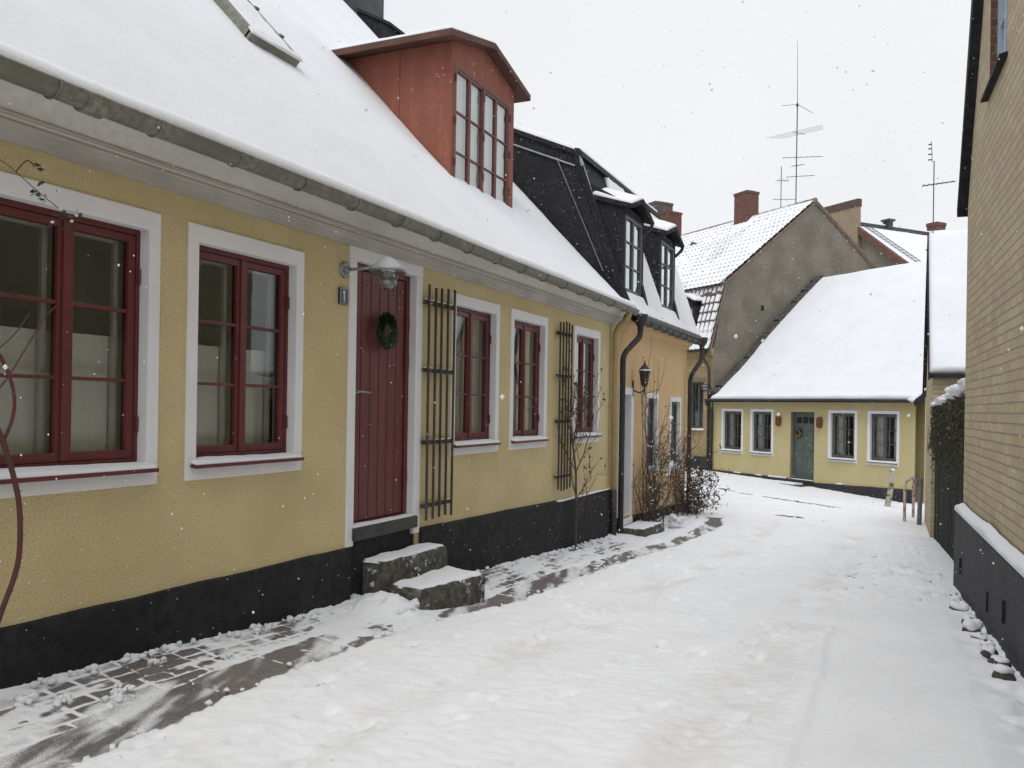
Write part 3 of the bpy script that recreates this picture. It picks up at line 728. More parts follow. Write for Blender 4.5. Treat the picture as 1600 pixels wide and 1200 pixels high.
# corner boards, flashing
ro = MB()
OX0, OX1, OY0, OY1 = 8.70, 11.02, .76, 2.75
for sgn, xe in ((1, OX0), (-1, OX1)):
    ro.prism([(xe, ez-.005), (mid, az+.035), (mid, az-.045), (xe, ez-.085)], OY0, OY1, 'y')
dro = obj('dormer_roof', ro, BROWNB, do, bevel=.004)
snow_layer(dro, [(OX0+.01, ez-.003), (mid, az+.037), (OX1-.01, ez-.003)], OY0+.02, OY1+.3, T=.05, ds=.06, dx=.08, edge=.06, wob=.4, seed=12, axis='y')
# four-light casement in the dormer
f = MB(); fy = DFY+.012
f.ring((hx0-.005, hx1+.005, hz0, hz1+.005), (hx0+.028, hx1-.028, hz0+.03, hz1-.03), fy-.018, fy+.06)
sw = (hx1-hx0-.056)/4; panes = []
for i in range(4):
    a = hx0+.028+i*sw; b = a+sw
    f.ring((a+.002, b-.002, hz0+.03, hz1-.03), (a+.026, b-.026, hz0+.06, hz1-.06), fy-.010, fy+.035)
    hh = (hz1-hz0-.12)/3
    for r in range(3):
        za = hz0+.06+r*hh
        if r: f.box(a+.024, b-.024, fy-.004, fy+.03, za-.010, za+.010)
        panes.append((a+.02, b-.02, za-.005, za+hh+.005))
for x in (mid-.055,): f.box(x-.02+.0, x+.02, fy-.026, fy+.03, hz0+.03, hz1-.03)
RED2 = mat('faded_plum_paint', (.20,.085,.085), (.16,.065,.065), 3, .5)
dw = obj('window', f, RED2, h1, bevel=.003); dw['label'] = 'tall four-light casement in the terracotta dormer'
g = MB()
for (p, q, r, s) in panes: g.quad([(p, fy+.015, r), (q, fy+.015, r), (q, fy+.015, s), (p, fy+.015, s)])
obj('pane', g, GLASSU, dw)
for x in (hx0, mid-.055, hx1):
    for z in (4.5, 5.0, 5.5): hb = MB(); hb.box(x-.012, x+.012, fy-.036, fy-.02, z-.045, z+.045); obj('hinge', hb, RED, dw)
x = np.linspace(hx0+.03, hx1-.03, 120); z = np.array([hz0, 4.9, hz1-.02]); Xg, Zg = np.meshgrid(x, z, indexing='ij')
grid_obj('curtain', Xg, DFY+.085+.012*np.sin(Xg*60+1.5*np.sin(Xg*7)), Zg, CURT, dw)
# skylight lying in the roof snow
slm = MB(); U = Vector((1,0,0)); S = Vector((0,math.cos(ang),math.sin(ang))); Nn = Vector((0,-math.sin(ang),math.cos(ang)))
o0 = Vector((6.08, 1.42, rp(1.42)))+Nn*.035
Mx = Matrix((( 1,0,0,o0.x),(0,S.y,Nn.y,o0.y),(0,S.z,Nn.z,o0.z),(0,0,0,1)))
slm.box(0,.06,0,1.15,-.1,.05,M=Mx); slm.box(.635,.68,0,1.15,-.1,.05,M=Mx); slm.box(0,.68,-.03,.035,-.1,.035,M=Mx); slm.box(0,.68,1.15,1.21,-.1,.06,M=Mx)
slm.box(.622,.684,.3,.33,.05,.075,M=Mx); slm.box(.622,.684,.75,.78,.05,.075,M=Mx)
sk = obj('skylight', slm, ZINC, h1, bevel=.006)
gg = MB(); gg.box(.05,.63,.03,1.16,-.05,.0,M=Mx); obj('pane', gg, GLASSU, sk)
sn = snow_layer(sk, [(0.02,.0),(1.17,.0)], .05, .66, T=.05, ds=.05, dx=.05, edge=.05, wob=.9, seed=21); sn.matrix_local = Mx
sn = snow_layer(sk, [(-.035,.033),(.05,.05)], -.01, .70, T=.03, ds=.02, dx=.03, edge=.02, wob=.9, seed=25); sn.matrix_local = Mx
# second small vent hood high on the roof
# ------------------------------------------------------------------ door steps
def rough_block(mb, pts, z0, z1, seed, sub=.035, amp=.012):
    """stone block over a quadrilateral footprint, surface roughened"""
    P = [Vector(p) for p in pts]; a = len(mb.v)
    nu = max(4, int((P[1]-P[0]).length/sub)); nv = max(4, int((P[3]-P[0]).length/sub)); nw = max(3, int((z1-z0)/sub))
    def face(fn, n, m):
        b = len(mb.v)
        for i in range(n+1):
            for j in range(m+1):
                p = fn(i/n, j/m)
                c = sum(P, Vector((0,0)))/4
                k = 1-.012/max(.2, 1)*0
                nn = (float(lattice_noise(p[0]*14+p[2]*9, p[1]*14+p[2]*11, seed))-.5)*2*amp+(float(lattice_noise(p[0]*40+p[2]*31, p[1]*40-p[2]*35, seed+3))-.5)*amp*.8
                d = Vector((p[0]-c.x, p[1]-c.y)); d.normalize()
                eb = 1-.025*math.exp(-(z1-p[2])/.02)
                mb.v.append((c.x+(p[0]-c.x)*eb+d.x*nn, c.y+(p[1]-c.y)*eb+d.y*nn, p[2]+(nn*.5 if p[2] > z1-.01 else 0)))
        for i in range(n):
            for j in range(m):
                mb.f.append((b+i*(m+1)+j, b+(i+1)*(m+1)+j, b+(i+1)*(m+1)+j+1, b+i*(m+1)+j+1)); mb.m.append(0)
    Q = lambda u, v: (P[0]*(1-u)+P[1]*u)*(1-v)+(P[3]*(1-u)+P[2]*u)*v
    face(lambda u, v: (*Q(u, v), z1), nu, nv)
    for k in range(4):
        A, B = P[k], P[(k+1) % 4]; face(lambda u, v, A=A, B=B: (*(A*(1-u)+B*u), z0+(z1-z0)*v), max(4, int((B-A).length/sub)), nw)
st = thing('door_steps', 'two worn mossy stone steps under the red door, dusted with snow', 'steps', (-4, 0, 0), PI/2)
def top_snow(parent, pts, z, T, seed, name='snow'):
    P = [Vector(p) for p in pts]; n, m = 44, 24
    u = np.linspace(0, 1, n); v = np.linspace(0, 1, m); Ug, Vg = np.meshgrid(u, v, indexing='ij')
    Xg = (P[0].x*(1-Ug)+P[1].x*Ug)*(1-Vg)+(P[3].x*(1-Ug)+P[2].x*Ug)*Vg; Yg = (P[0].y*(1-Ug)+P[1].y*Ug)*(1-Vg)+(P[3].y*(1-Ug)+P[2].y*Ug)*Vg
    r = np.minimum(np.minimum(Ug, 1-Ug)*(P[1]-P[0]).length, np.minimum(Vg, 1-Vg)*(P[3]-P[0]).length)
    t = np.sqrt(np.clip(1-(1-np.clip(r/.035, 0, 1))**2, 0, 1))
    Zg = z+t*T*(.55+1.0*fbm(Xg*7, Yg*7, seed, 4))-.014
    jx = .012*(fbm(Xg*25, Yg*25, seed+1, 2)-.5)*2*(1-t)
    return grid_obj(name, Xg+jx, Yg+jx, Zg, SNOW, parent)
su = MB(); fpU = [(5.98,-.20),(6.98,-.22),(6.98,.10),(5.98,.10)]
rough_block(su, fpU, -.25, .315, 4); so = obj('step', su, STONE, st, smooth=True); so['label'] = 'upper step against the wall'
top_snow(so, [(5.99,-.19),(6.97,-.21),(6.96,.02),(5.96,.02)], .316, .032, 7)
slw = MB(); fpL = [(5.99,-.54),(6.80,-.70),(6.93,-.27),(6.02,-.22)]
rough_block(slw, fpL, -.35, .125, 9); so = obj('step', slw, STONE, st, smooth=True); so['label'] = 'lower step, skewed outward'
top_snow(so, [(6.0,-.53),(6.79,-.685),(6.91,-.255),(6.03,-.225)], .126, .036, 17)
hp = MB()
for k in range(26):
    hp.blob((5.80+random.uniform(-.14,.18), -.30+random.uniform(-.2,.16), float(gz(-3.7,5.8))+.02+random.uniform(0,.05)), (random.uniform(.03,.075),)*2+(random.uniform(.02,.05),), seed=k, rough=.5)
obj('snow_heap', hp, SNOW, st, smooth=True)
# snow pushed onto the left end of the plinth beside the door
# ------------------------------------------------------------------ wall lamp
lp = thing('wall_lamp', 'galvanised dome lamp with a snow cap on an arm above the red door', 'lamp', (-4, 5.62, 2.65), PI/2)
b = MB(); b.lathe([(0,.03),(.05,.028),(.062,.018),(.065,0)], (0,0,0), 24, axis='y'); b.lathe([(0,.05),(.02,.048),(.026,.03)], (0,0,0), 16, axis='y'); obj('mount_plate', b, GALV, lp, smooth=True)
b = MB(); b.tube(pipe_path([(0,-.03,.0),(.02,-.13,.0),(.10,-.33,.035)]), .013, 10); obj('arm', b, GALV, lp, smooth=True)
LC = (.11,-.34,0)
b = MB(); b.lathe([(0,.06),(.03,.055),(.05,.04),(.09,.015),(.143,-.018),(.145,-.024),(.09,.004),(.045,.02),(0,.03)], LC, 32); sh = obj('lamp_shade', b, GALV, lp, smooth=True)
b = MB(); b.lathe([(0,.094),(.03,.090),(.056,.074),(.08,.052),(.108,.028),(.130,.004),(.141,-.016),(.10,.0)], (LC[0]-.004,LC[1],LC[2]), 32)
for i_, v_ in enumerate(b.v): b.v[i_] = (v_[0]-.25*max(0, v_[2]-.04), v_[1], v_[2]+.012*math.sin(v_[0]*40+v_[1]*30)*(v_[2] > .0)); obj('snow_cap', b, SNOW, sh, smooth=True)
b = MB(); b.lathe([(.050,.0),(.052,-.12),(.03,-.15),(0,-.155)], LC, 24); obj('lamp_glass', b, GLASSU, lp, smooth=True)
b = MB(); b.lathe([(.0,.02),(.052,.02),(.052,-.02),(.035,-.025),(.035,-.09),(0,-.1)], LC, 20)
obj('lamp_socket', b, ENW, lp, smooth=True)
b = MB(); b.lathe([(.058,-.07),(.066,-.07),(.068,-.12),(.058,-.13),(.056,-.07)], LC, 24)
for k in range(4):
    t = k*PI/2+.4; b.tube([(LC[0]+.066*math.cos(t), LC[1]+.066*math.sin(t), .0), (LC[0]+.068*math.cos(t), LC[1]+.068*math.sin(t), -.08)], .005, 6)
obj('cage', b, GALV, lp, smooth=True)
# ------------------------------------------------------------------ wreath
def wreath(name, label, loc, rz, R, r, nd, mats_, berries=0, seed=1):
    t = thing(name, label, 'wreath', loc, rz); rnd = random.Random(seed); b = MB()
    b.tube([(R*math.cos(a), -r*.6, R*math.sin(a)) for a in np.linspace(0, 2*PI, 25)], r*.35, 8, cap=False)
    for k in range(nd):
        a = rnd.uniform(0, 2*PI); ph = rnd.uniform(-.2, PI+.2); c = Vector((R*math.cos(a), -r*.5, R*math.sin(a)))
        out = Vector((math.cos(a)*math.cos(ph), -abs(math.sin(ph))*1.0, math.sin(a)*math.cos(ph)))
        tan = Vector((-math.sin(a), 0, math.cos(a)))
        d = (out+tan*rnd.uniform(.3, 1.3)).normalized(); l = rnd.uniform(.6, 1.15)*r; s = d.cross(out).normalized()*r*.07
        p0 = c+out*r*.35
        b.quad([p0-s, p0+s, p0+d*l+s*.4, p0+d*l-s*.4])
    obj('greenery', b, mats_[0], t)
    if berries:
        q = MB()
        for k in range(berries):
            a = rnd.uniform(0, 2*PI); q.blob((R*math.cos(a)*rnd.uniform(.8,1.15), -r*rnd.uniform(.9,1.2), R*math.sin(a)*rnd.uniform(.8,1.15)), (r*.35,)*3, seed=k, n=6, m=4)
        obj('ornaments', q, mats_[1], t)
    return t
wreath('door_wreath', 'dark green needle wreath hanging on the red planked door', (-4-.07+.03, 6.27, 2.225), PI/2, .108, .046, 3400, [PINE])
# ------------------------------------------------------------------ trellises
def trellis(u0, u1, z0, z1, rails, nb, label, seed):
    t = thing('trellis', label, 'trellis', (-4, (u0+u1)/2, z0), PI/2, 'wooden trellises on the yellow wall'); W = (u1-u0)/2
    rnd = random.Random(seed)
    for i in range(nb):
        x = -W+.02+(2*W-.04)*i/(nb-1); b = MB(); M = Matrix.Translation((x, -.065, 0)) @ Matrix.Rotation(rnd.uniform(-.004, .004), 4, 'Y')
        b.box(-.0095, .0095, -.010, .010, rnd.uniform(-.03, .0), z1-z0+rnd.uniform(-.02, .03)-.03*i*0, M=M); obj('upright', b, GREYW, t, bevel=.003)
    for k, z in enumerate(rails):
        b = MB(); b.box(-W-.03, W+.03, -.052, -.026, z-z0-.02, z-z0+.02); r = obj('rail', b, GREYW, t, bevel=.003)
        snow_layer(r, [(-.052, z-z0+.02), (-.026, z-z0+.02)], -W-.02, W+.02, T=.010, ds=.01, dx=.02, edge=.01, wob=1.5, seed=k+seed)
        b = MB(); b.box(-W*.7, -W*.7+.03, -.03, .0, z-z0-.012, z-z0+.012); b.box(W*.7-.03, W*.7, -.03, .0, z-z0-.012, z-z0+.012); obj('bracket', b, GREYW, t)
    return t
trellis(6.84, 7.36, .56, 2.70, [2.54, 1.92, 1.26, .68], 5, 'wide dark wooden trellis on the yellow wall right of the red door', 3)
trellis(10.16, 10.62, .56, 2.69, [2.54, 2.0, 1.42, .72], 5, 'narrow dark trellis behind the bare rose, between the last two windows', 8)

# ================================================================== HOUSE 2 (orange)
h2 = thing('orange_house', 'orange plastered house with black mansard roof and tarred gable above its neighbour', 'house', (-4, 12.75, 0), PI/2)
L2 = 4.72
win2 = [(1.72, 2.52, .48, 1.87), (3.38, 4.26, .42, 1.83)]
w = MB(); wall_holes(w, 0, L2, -1.2, 3.0, [hole(a, b, c, d) for a, b, c, d in win2]+[(.20, .86, -.12, 1.86)], .45)
w.box(0, .25, .45, 9.6, -1.2, 3.0); w.box(L2-.3, L2, .45, 9.6, -1.2, 3.0); w.box(0, L2, 9.6, 9.9, -1.2, 3.0)
obj('wall', w, ORANGE, h2)
rm = MB(); rm.box(.25, L2-.3, 2.2, 2.3, -.2, 2.9); rm.box(.25, L2-.3, .45, 9.6, 2.85, 2.95); obj('interior_walls', rm, INNER, h2)
plinth(h2, [(0, .16, -.1, -.1), (.92, L2, -.16, -.30)], BLACK, zb=-1.2)
for i, (a, b, c, d) in enumerate(win2):
    window(h2, a, b, c, d, GREENW, trim=.09, trimt=.09, trimb=.09, rec=.055, curtain=(c+.1, d-.1, 'sides'), sillm=WHITE, trimm=WHITE, seed=40+i, fw=.035, hinge=False)
# deep white door niche
b = MB(); b.ring((.10, .92, -.30, 1.93), (.235, .80, -.16, 1.82), -.014, .40); b.box(.235, .80, -.06, .40, -.26, -.15)
dn = MB(); dn.box(.245, .79, .36, .40, -.145, 1.81); 
for x in (.30, .55): dn.box(x, x+.19, .345, .36, .1, .75); dn.box(x, x+.19, .345, .36, .9, 1.65)
d2 = obj('door', dn, GREEND, h2, bevel=.003); obj('door_trim', b, WHITE, d2, bevel=.006)
b = MB(); b.box(.245, .79, -.02, .35, -.151, -.147); obj('threshold', b, BLACK, d2)
b = MB(); b.prism([(.01,2.80),(-.03,2.81),(-.04,2.86),(-.09,2.90),(-.12,2.95),(-.16,2.98),(.01,3.0)], -.0, L2+.06); obj('cornice', b, ORANGE, h2)
# black gable wall above house 1 (upper part of end wall)
gp = [(-.20, 3.0), (-.10, 3.30), (.72, 5.60), (1.85, 6.09), (4.9, 7.42), (8.0, 6.1), (9.2, 5.6), (10.0, 3.0)]
b = MB(); b.prism(gp, .04, .25); obj('gable', b, TARW, h2)
b = MB(); b.prism(gp, L2-.25, L2-.02); obj('gable', b, TARW, h2)
fl = MB(); fl.tube([(.02, .74, 5.40), (.02, 5.0, 7.2)], .014, 6); fl.tube([(.02,.62,5.42),(.02,-.10,3.32)], .022, 6); fl.tube([(.02,1.05,5.55),(.02,.25,3.72)], .009, 6)
fl.tube([(.02,.70,5.62),(.0,.60,5.38)], .03, 6)
obj('flashing', fl, GALV, h2)
low = [(-.17, 3.02), (-.10, 3.30), (.70, 5.60)]; upp = [(.66, 5.62), (4.9, 7.45), (9.2, 5.62)]
b = MB(); slab(b, low, 0.0, L2+.05, .06); slab(b, upp, 0.0, L2+.05, .07); b.prism([(9.2,5.6),(10.05,3.0),(9.95,2.98),(9.1,5.58)], 0, L2)
r2 = obj('roof', b, TARW, h2)
b = MB(); b.prism([(.60,5.52),(.66,5.66),(.74,5.68),(.72,5.54)], -.01, L2+.06); b.prism([(-.14,3.22),(-.02,3.5),(.72,5.61),(.70,5.67),(-.07,3.52),(-.19,3.24)], -.015, .05); obj('verge_board', b, TARW, r2)
snow_layer(r2, upp, 0.0, L2+.05, T=.07, ds=.1, dx=.1, edge=.06, wob=.3, seed=51)
for (a, c) in ((1.48, 2.05), (3.68, L2-.10)):
    snow_layer(r2, [(-.20, 3.02), (-.12, 3.30), (.66, 5.52)], a-.25, c+.15, T=.05, ds=.08, dx=.05, edge=.05, wob=.6, seed=52+int(a))
snow_layer(r2, [(-.24, 3.03), (-.12, 3.26), (-.05, 3.42)], .15, L2+.05, T=.06, ds=.05, dx=.06, edge=.05, wob=.5, seed=57)
# dormers of the mansard
def black_dormer(x0, lab):
    b = MB(); wd = 1.13; fy = -.06; z0, z1 = 3.24, 4.74
    a0, a1 = x0, x0+wd; hx0, hx1, hz0, hz1 = x0+.06, x0+wd-.16, 3.42, 4.60
    b.box(a0, hx0, fy, fy+.12, z0, z1); b.box(hx1, a1, fy, fy+.12, z0, z1); b.box(hx0, hx1, fy, fy+.119, hz1, z1); b.box(hx0, hx1, fy, fy+.119, z0, hz0)
    for (p, q) in ((a0, a0+.06), (a1-.06, a1)): b.prism([(fy+.12, z0), (.55, 5.15), (fy+.12, 4.86)], p, q)
    b.prism([(fy-.14,z0-.08),(fy-.01,z0+.42),(fy,z0+.42),(fy,z0-.08)], a1-.16, a1-.02)
    d = obj('dormer', b, TARW, h2, bevel=.004); d['label'] = lab
    M = Matrix.Translation((0, fy, z1)) @ Matrix.Rotation(math.radians(17), 4, 'X')
    r = MB(); m = a0+.40
    r.prism([(a0-.04, .03), (m, .20), (a1+.14, .0), (a1+.14, -.05), (m, .12), (a0-.04, -.04)], -.15, .52, 'y')
    r.v = [tuple(M @ Vector(v)) for v in r.v]
    dr_ = obj('dormer_roof', r, TARW, d, bevel=.004)
    sn = snow_layer(dr_, [(a0-.03, .032), (m, .202), (a1+.13, .002)], -.13, .55, T=.05, ds=.05, dx=.06, edge=.04, wob=.5, seed=int(x0*7), axis='y'); sn.matrix_local = M
    r = MB(); r.tube([(a1+.12, fy-.10, z1-.02), (a1+.12, fy-.10, z1-.12), (a1+.05, fy-.03, z1-.22), (a1+.02, fy+.04, z1-.28)], .03, 8); obj('spout', r, IRON, d)
    f = MB(); f.ring((hx0, hx1, hz0, hz1), (hx0+.045, hx1-.045, hz0+.05, hz1-.05), fy-.012, fy+.06); mm = (hx0+hx1)/2; f.box(mm-.04, mm+.04, fy-.006, fy+.05, hz0+.05, hz1-.05)
    for z in (3.82, 4.20): f.box(hx0+.045, mm-.04, fy, fy+.04, z-.013, z+.013); f.box(mm+.04, hx1-.045, fy, fy+.04, z-.013, z+.013)
    wv = obj('window', f, GREENW, h2, bevel=.003)
    g = MB()
    for (p, q) in ((hx0+.04, mm-.035), (mm+.035, hx1-.04)): g.quad([(p, fy+.02, hz0+.04), (q, fy+.02, hz0+.04), (q, fy+.02, hz1-.04), (p, fy+.02, hz1-.04)])
    obj('pane', g, GLASSU, wv)
    x = np.linspace(hx0+.02, hx1-.02, 70); z = np.array([hz0, hz1]); Xg, Zg = np.meshgrid(x, z, indexing='ij')
    Yg = fy+.10+.010*np.sin(Xg*70)
    k = (Xg[:, 0] < hx0+.3*(hx1-hx0)); grid_obj('curtain', Xg[k], Yg[k], Zg[k], CURT, wv); k = ~(Xg[:, 0] < hx1-.3*(hx1-hx0)); grid_obj('curtain', Xg[k], Yg[k], Zg[k], CURT, wv)
black_dormer(.06, 'nearer black dormer, beside the tarred gable'); black_dormer(2.24, 'farther black dormer of the mansard')
gutter(h2, .1, L2+.02, -.24, 2.99, 2.96, r=.06, mt=IRON, step=.5)
# row of ridge-like tiles shielding the gutter
b = MB()
for k in range(int((L2-.3)/.16)):
    x = .35+k*.16
    b.tube([(x, -.25, 3.035), (x+.165, -.25, 3.035)], .06+.004*(k % 2), 10)
obj('eave_tiles', b, METD, h2)
for (xa, lab) in ((.30, 'near black downpipe with hopper'), (L2+.12, 'far black downpipe at the house corner')):
    b = MB(); b.lathe([(.0,.16),(.115,.16),(.12,.14),(.10,.05),(.05,-.02),(.045,-.1),(0,-.1)], (xa, -.28, 2.90), 16)
    xb = xa-.30 if xa < 1 else xa-.34
    if xa > 1: b.tube(pipe_path([(xa,-.28,2.85),(xa,-.28,2.62),(xb+.12,-.10,2.25),(xb+.12,-.10,-.75)]), .045, 12)
    else: b.tube(pipe_path([(xa,-.28,2.85),(xa,-.28,2.72),(xb,-.10,2.42),(xb,-.10,-.5)]), .045, 12)
    o = obj('downpipe', b, IRON, h2, smooth=True); o['label'] = lab
# chimney with sloping sheet behind the yellow roof's ridge
b = MB(); b.box(.25, 1.0, 4.97, 6.0, 6.6, 11.0); b.box(.2, 1.05, 4.92, 6.05, 11.0, 11.1); ch = obj('chimney', b, METD, h2, bevel=.01)
b = MB(); b.prism([(4.96, 8.60), (4.30, 8.24), (4.28, 7.0), (4.96, 7.2)], .12, 1.0); b.prism([(4.95, 8.66), (4.24, 8.28), (4.24, 8.22), (4.95, 8.60)], .08, 1.06); obj('chimney_saddle', b, TARW, ch, bevel=.006)
# lantern
ln = thing('wall_lantern', 'black six-sided carriage lantern beside the orange house door', 'lamp', (-4, 13.62, 1.95), PI/2)
b = MB(); b.box(-.025, .025, -.02, .0, -.16, .10); obj('mount_plate', b, IRON, ln, bevel=.006)
b = MB(); b.tube(pipe_path([(0,-.02,-.06),(0,-.12,-.10),(0,-.20,-.06),(0,-.20,.0)]), .011, 8); b.tube([(0,-.2,-.13),(0,-.2,-.02)], [.004,.018], 8); obj('bracket_arm', b, IRON, ln, smooth=True)
b = MB(); b.lathe([(.0,.0),(.035,.0),(.055,.04),(.06,.05),(.09,.23),(.095,.235),(.095,.25),(.115,.255),(.09,.29),(.04,.34),(.03,.36),(.012,.37),(.014,.39),(.004,.43),(0,.44)], (0,-.20,.0), 6)
lo = obj('lantern_body', b, IRON, ln); 
b = MB(); b.lathe([(.119,.257),(.108,.270),(.10,.276)], (0,-.20,.004), 6); obj('snow_cap', b, SNOW, lo)
# doorstep of the orange house
ds = thing('door_slab', 'low stone slab with thin snow at the orange house door', 'step', (-4, 12.75, 0), PI/2)
b = MB(); rough_block(b, [(.05,-.48),(1.05,-.52),(1.05,-.05),(.05,-.05)], -.7, -.245, 14); o = obj('slab', b, STONE, ds, smooth=True)
top_snow(o, [(.07,-.46),(1.03,-.50),(1.03,-.07),(.07,-.07)], -.243, .02, 27)

# ================================================================== HOUSE 4 and HOUSE 3 share a frontage
A4 = math.radians(-39.53)
ORG = (-2.60, 26.25, 0)
h4 = thing('small_yellow_house', 'low pale yellow house with a big snowy roof and green door at the street bend', 'house', ORG, A4)
E0, E1 = -4.0, 3.78
wins4 = [(-3.56,-2.53), (-2.20,-1.19), (.96,1.97), (2.31,3.32)]
w = MB(); wall_holes(w, E0, E1, -1.3, 1.96, [(a+.03, b-.03, .245, 1.62) for a, b in wins4]+[(-.48, .44, -.42, 1.575)], .35)
w.box(E0, E0+.25, .35, 8.9, -1.3, 1.96); w.box(E0, E1, 8.9, 9.2, -1.3, 1.96)
gb = [(0.35, -1.3), (0.35, 1.96), (.35, 2.1), (1.8, 3.75), (4.6, 6.2), (9.2, 1.9), (9.2, -1.3)]
w.prism(gb, E1-.25, E1)
obj('wall', w, PALEY, h4)
rm = MB(); rm.box(E0+.25, E1-.25, 2.2, 2.3, -.4, 1.9); rm.box(E0+.25, E1-.25, .35, 8.9, 1.85, 1.93); obj('interior_walls', rm, INNER, h4)
p4 = plinth(h4, [(E0, -.52, -.38, -.40), (.48, E1, -.44, -.34)], BLACK6, zb=-1.3, proud=.05, seed=9)
b = MB(); b.box(-.52, .48, -.06, .3, -1.3, -.425); obj('door_plinth', b, BLACK6, h4)
for (a, c) in ((-2.9,-2.6), (-1.9,-1.65), (-1.35,-.62), (1.3,1.5), (3.2,3.76)):
    snow_layer(p4, [(-.045, -.375), (.004, -.36)], a, c, T=.028, ds=.015, dx=.04, edge=.015, wob=1, seed=int(a*9)).location = (0, 0, -.02 if a < 0 else -.02)
for i, (a, b_) in enumerate(wins4):
    window(h4, a, b_, .215, 1.645, GREENW, trim=.085, trimt=.085, trimb=.10, rec=.06, curtain=(.3, 1.5, 'sides'), sillm=GREENW, trimm=WHITE, seed=60+i, fw=.05, hinge=False)
# green double door with a transom
b = MB(); b.ring((-.46, .43, -.42, 1.575), (-.42, .39, -.39, 1.54), .06, .16)
for (p, q) in ((-.418, -.018), (-.012, .388)):
    b.box(p, q, .10, .15, -.385, 1.535)
    for (za, zb) in ((-.30, .30), (.42, 1.05)):
        b.ring((p+.06, q-.06, za, zb), (p+.085, q-.085, za+.025, zb-.025), .088, .101); b.box(p+.1, q-.1, .093, .101, za+.045, zb-.045)
d4 = obj('door', b, GREEND, h4, bevel=.003)
b = MB(); b.box(-.33, .36, .092, .102, 1.24, 1.43); obj('transom_pane', b, mat('dark_transom_glass', (.02,.02,.025), (.03,.03,.035), 5, .15, spec=.6), d4)
b = MB()
for x in (-.35, -.10, .13, .35): b.box(x-.012, x+.012, .085, .1, 1.22, 1.45)
b.box(-.36, .37, .086, .1, 1.43, 1.45); b.box(-.36, .37, .086, .1, 1.22, 1.24); obj('transom_bars', b, GREEND, d4)
b = MB(); b.box(.08, .25, .086, .1, .60, .64); b.lathe([(0,.05),(.018,.045),(.02,.0)], (-.05,.10,.55), 10, axis='y'); obj('letter_slot', b, GALV, d4)
b = MB(); b.box(-.46, .42, -.03, .12, -.43, -.392); o = obj('threshold', b, SLAB, d4)
snow_layer(o, [(-.02,-.392),(.07,-.392)], -.44, .41, T=.02, ds=.02, dx=.05, edge=.015, seed=3)
b = MB(); b.box(-.486,-.46,-.004,.1,-.42,1.58); obj('door_jamb', b, mat('pinkish_jamb', (.34,.20,.14), (.28,.17,.12), 5, .85), d4)
b = MB(); b.box(-1.3, .35, -.42, -.03, -.95, -.515); o = obj('doorstep', b, SLAB, h4, bevel=.01)
snow_layer(o, [(-.41,-.514),(-.05,-.514)], -1.28, .1, T=.04, ds=.04, dx=.06, edge=.03, wob=.6, seed=14)
r4 = [(-.24, 1.93), (-.05, 2.03), (.53, 2.50), (1.39, 3.29), (1.8, 3.70), (3.15, 4.98), (4.63, 6.25), (9.4, 1.9)]
b = MB(); slab(b, r4, E0-.02, E1+.16, .09); rr = obj('roof', b, TARW, h4)
def r4s(): return [(-.27, 1.935)]+[(y, z+.0) for y, z in r4[1:]]
snow_layer(rr, r4s(), E0+.17, E1+.18, T=.11, ds=.12, dx=.12, edge=.10, wob=.2, seed=31)
b = MB(); b.prism([(p, q+.01) for p, q in r4[:7]]+[(p+.02, q-.16) for p, q in r4[:7]][::-1], E1+.14, E1+.19); obj('verge_board', b, TARW, rr)
# serrated dark tile edge against the grey gable
b = MB(); rnd = random.Random(2)
s_, yy_, zz_, ny_, nz_, Lt_ = prof_sample(r4[:7], .17)
for k in range(2, len(s_)-1):
    hgt = .15+rnd.uniform(-.03, .05)
    b.box(-.12, .24+rnd.uniform(-.03,.03), -.1, .1, -.05, hgt, M=Matrix.Translation((E0-.0, yy_[k], zz_[k])) @ Matrix.Rotation(math.atan2(ny_[k]*-1, nz_[k]), 4, 'X'))
obj('verge_tiles', b, DARKT, rr, bevel=.01)
b = MB()
for k in range(26):
    t = rnd.uniform(0, 1); y_ = rnd.uniform(3.6, 4.6); b.blob((E0-.02+rnd.uniform(-.05,.25), y_, float(np.interp(y_, [3.15,4.63], [5.05,6.25]))+rnd.uniform(.05,.2)), (rnd.uniform(.03,.07),)*3, seed=k, n=6, m=4, rough=.6)
tag(obj('ridge_moss', b, TARW, rr), kind='stuff')
gutter(h4, E0-.05, E1+.1, -.30, 1.935, 1.925, r=.05, mt=IRON, brk=False)
b = MB(); b.tube(pipe_path([(E0-.02,-.29,1.9),(E0-.02,-.29,1.80),(E0+.02,-.08,1.55),(E0+.02,-.08,-1.0)]), .045, 10); obj('downpipe', b, IRON, h4, smooth=True)
b = MB(); b.tube([(E1+.12,-.30,1.93),(E1+.16,-.33,1.90)], .05, 10); b.blob((E1+.14,-.33,1.93), (.1,.06,.04)); obj('gutter_end_snow', b, SNOW, h4)
wr = wreath('door_wreath', 'small brown and gold wreath on the grey-green double door', (0,0,0), 0, .10, .05, 500, [PINE, DECO], 26, 5)
def place4(o, e, y, z, rot=0):
    c, s = math.cos(A4), math.sin(A4)
    o.location = (ORG[0]+e*c-y*s, ORG[1]+e*s+y*c, z); o.rotation_euler = (0, 0, A4+rot)
place4(wr, -.22, .085, .96)
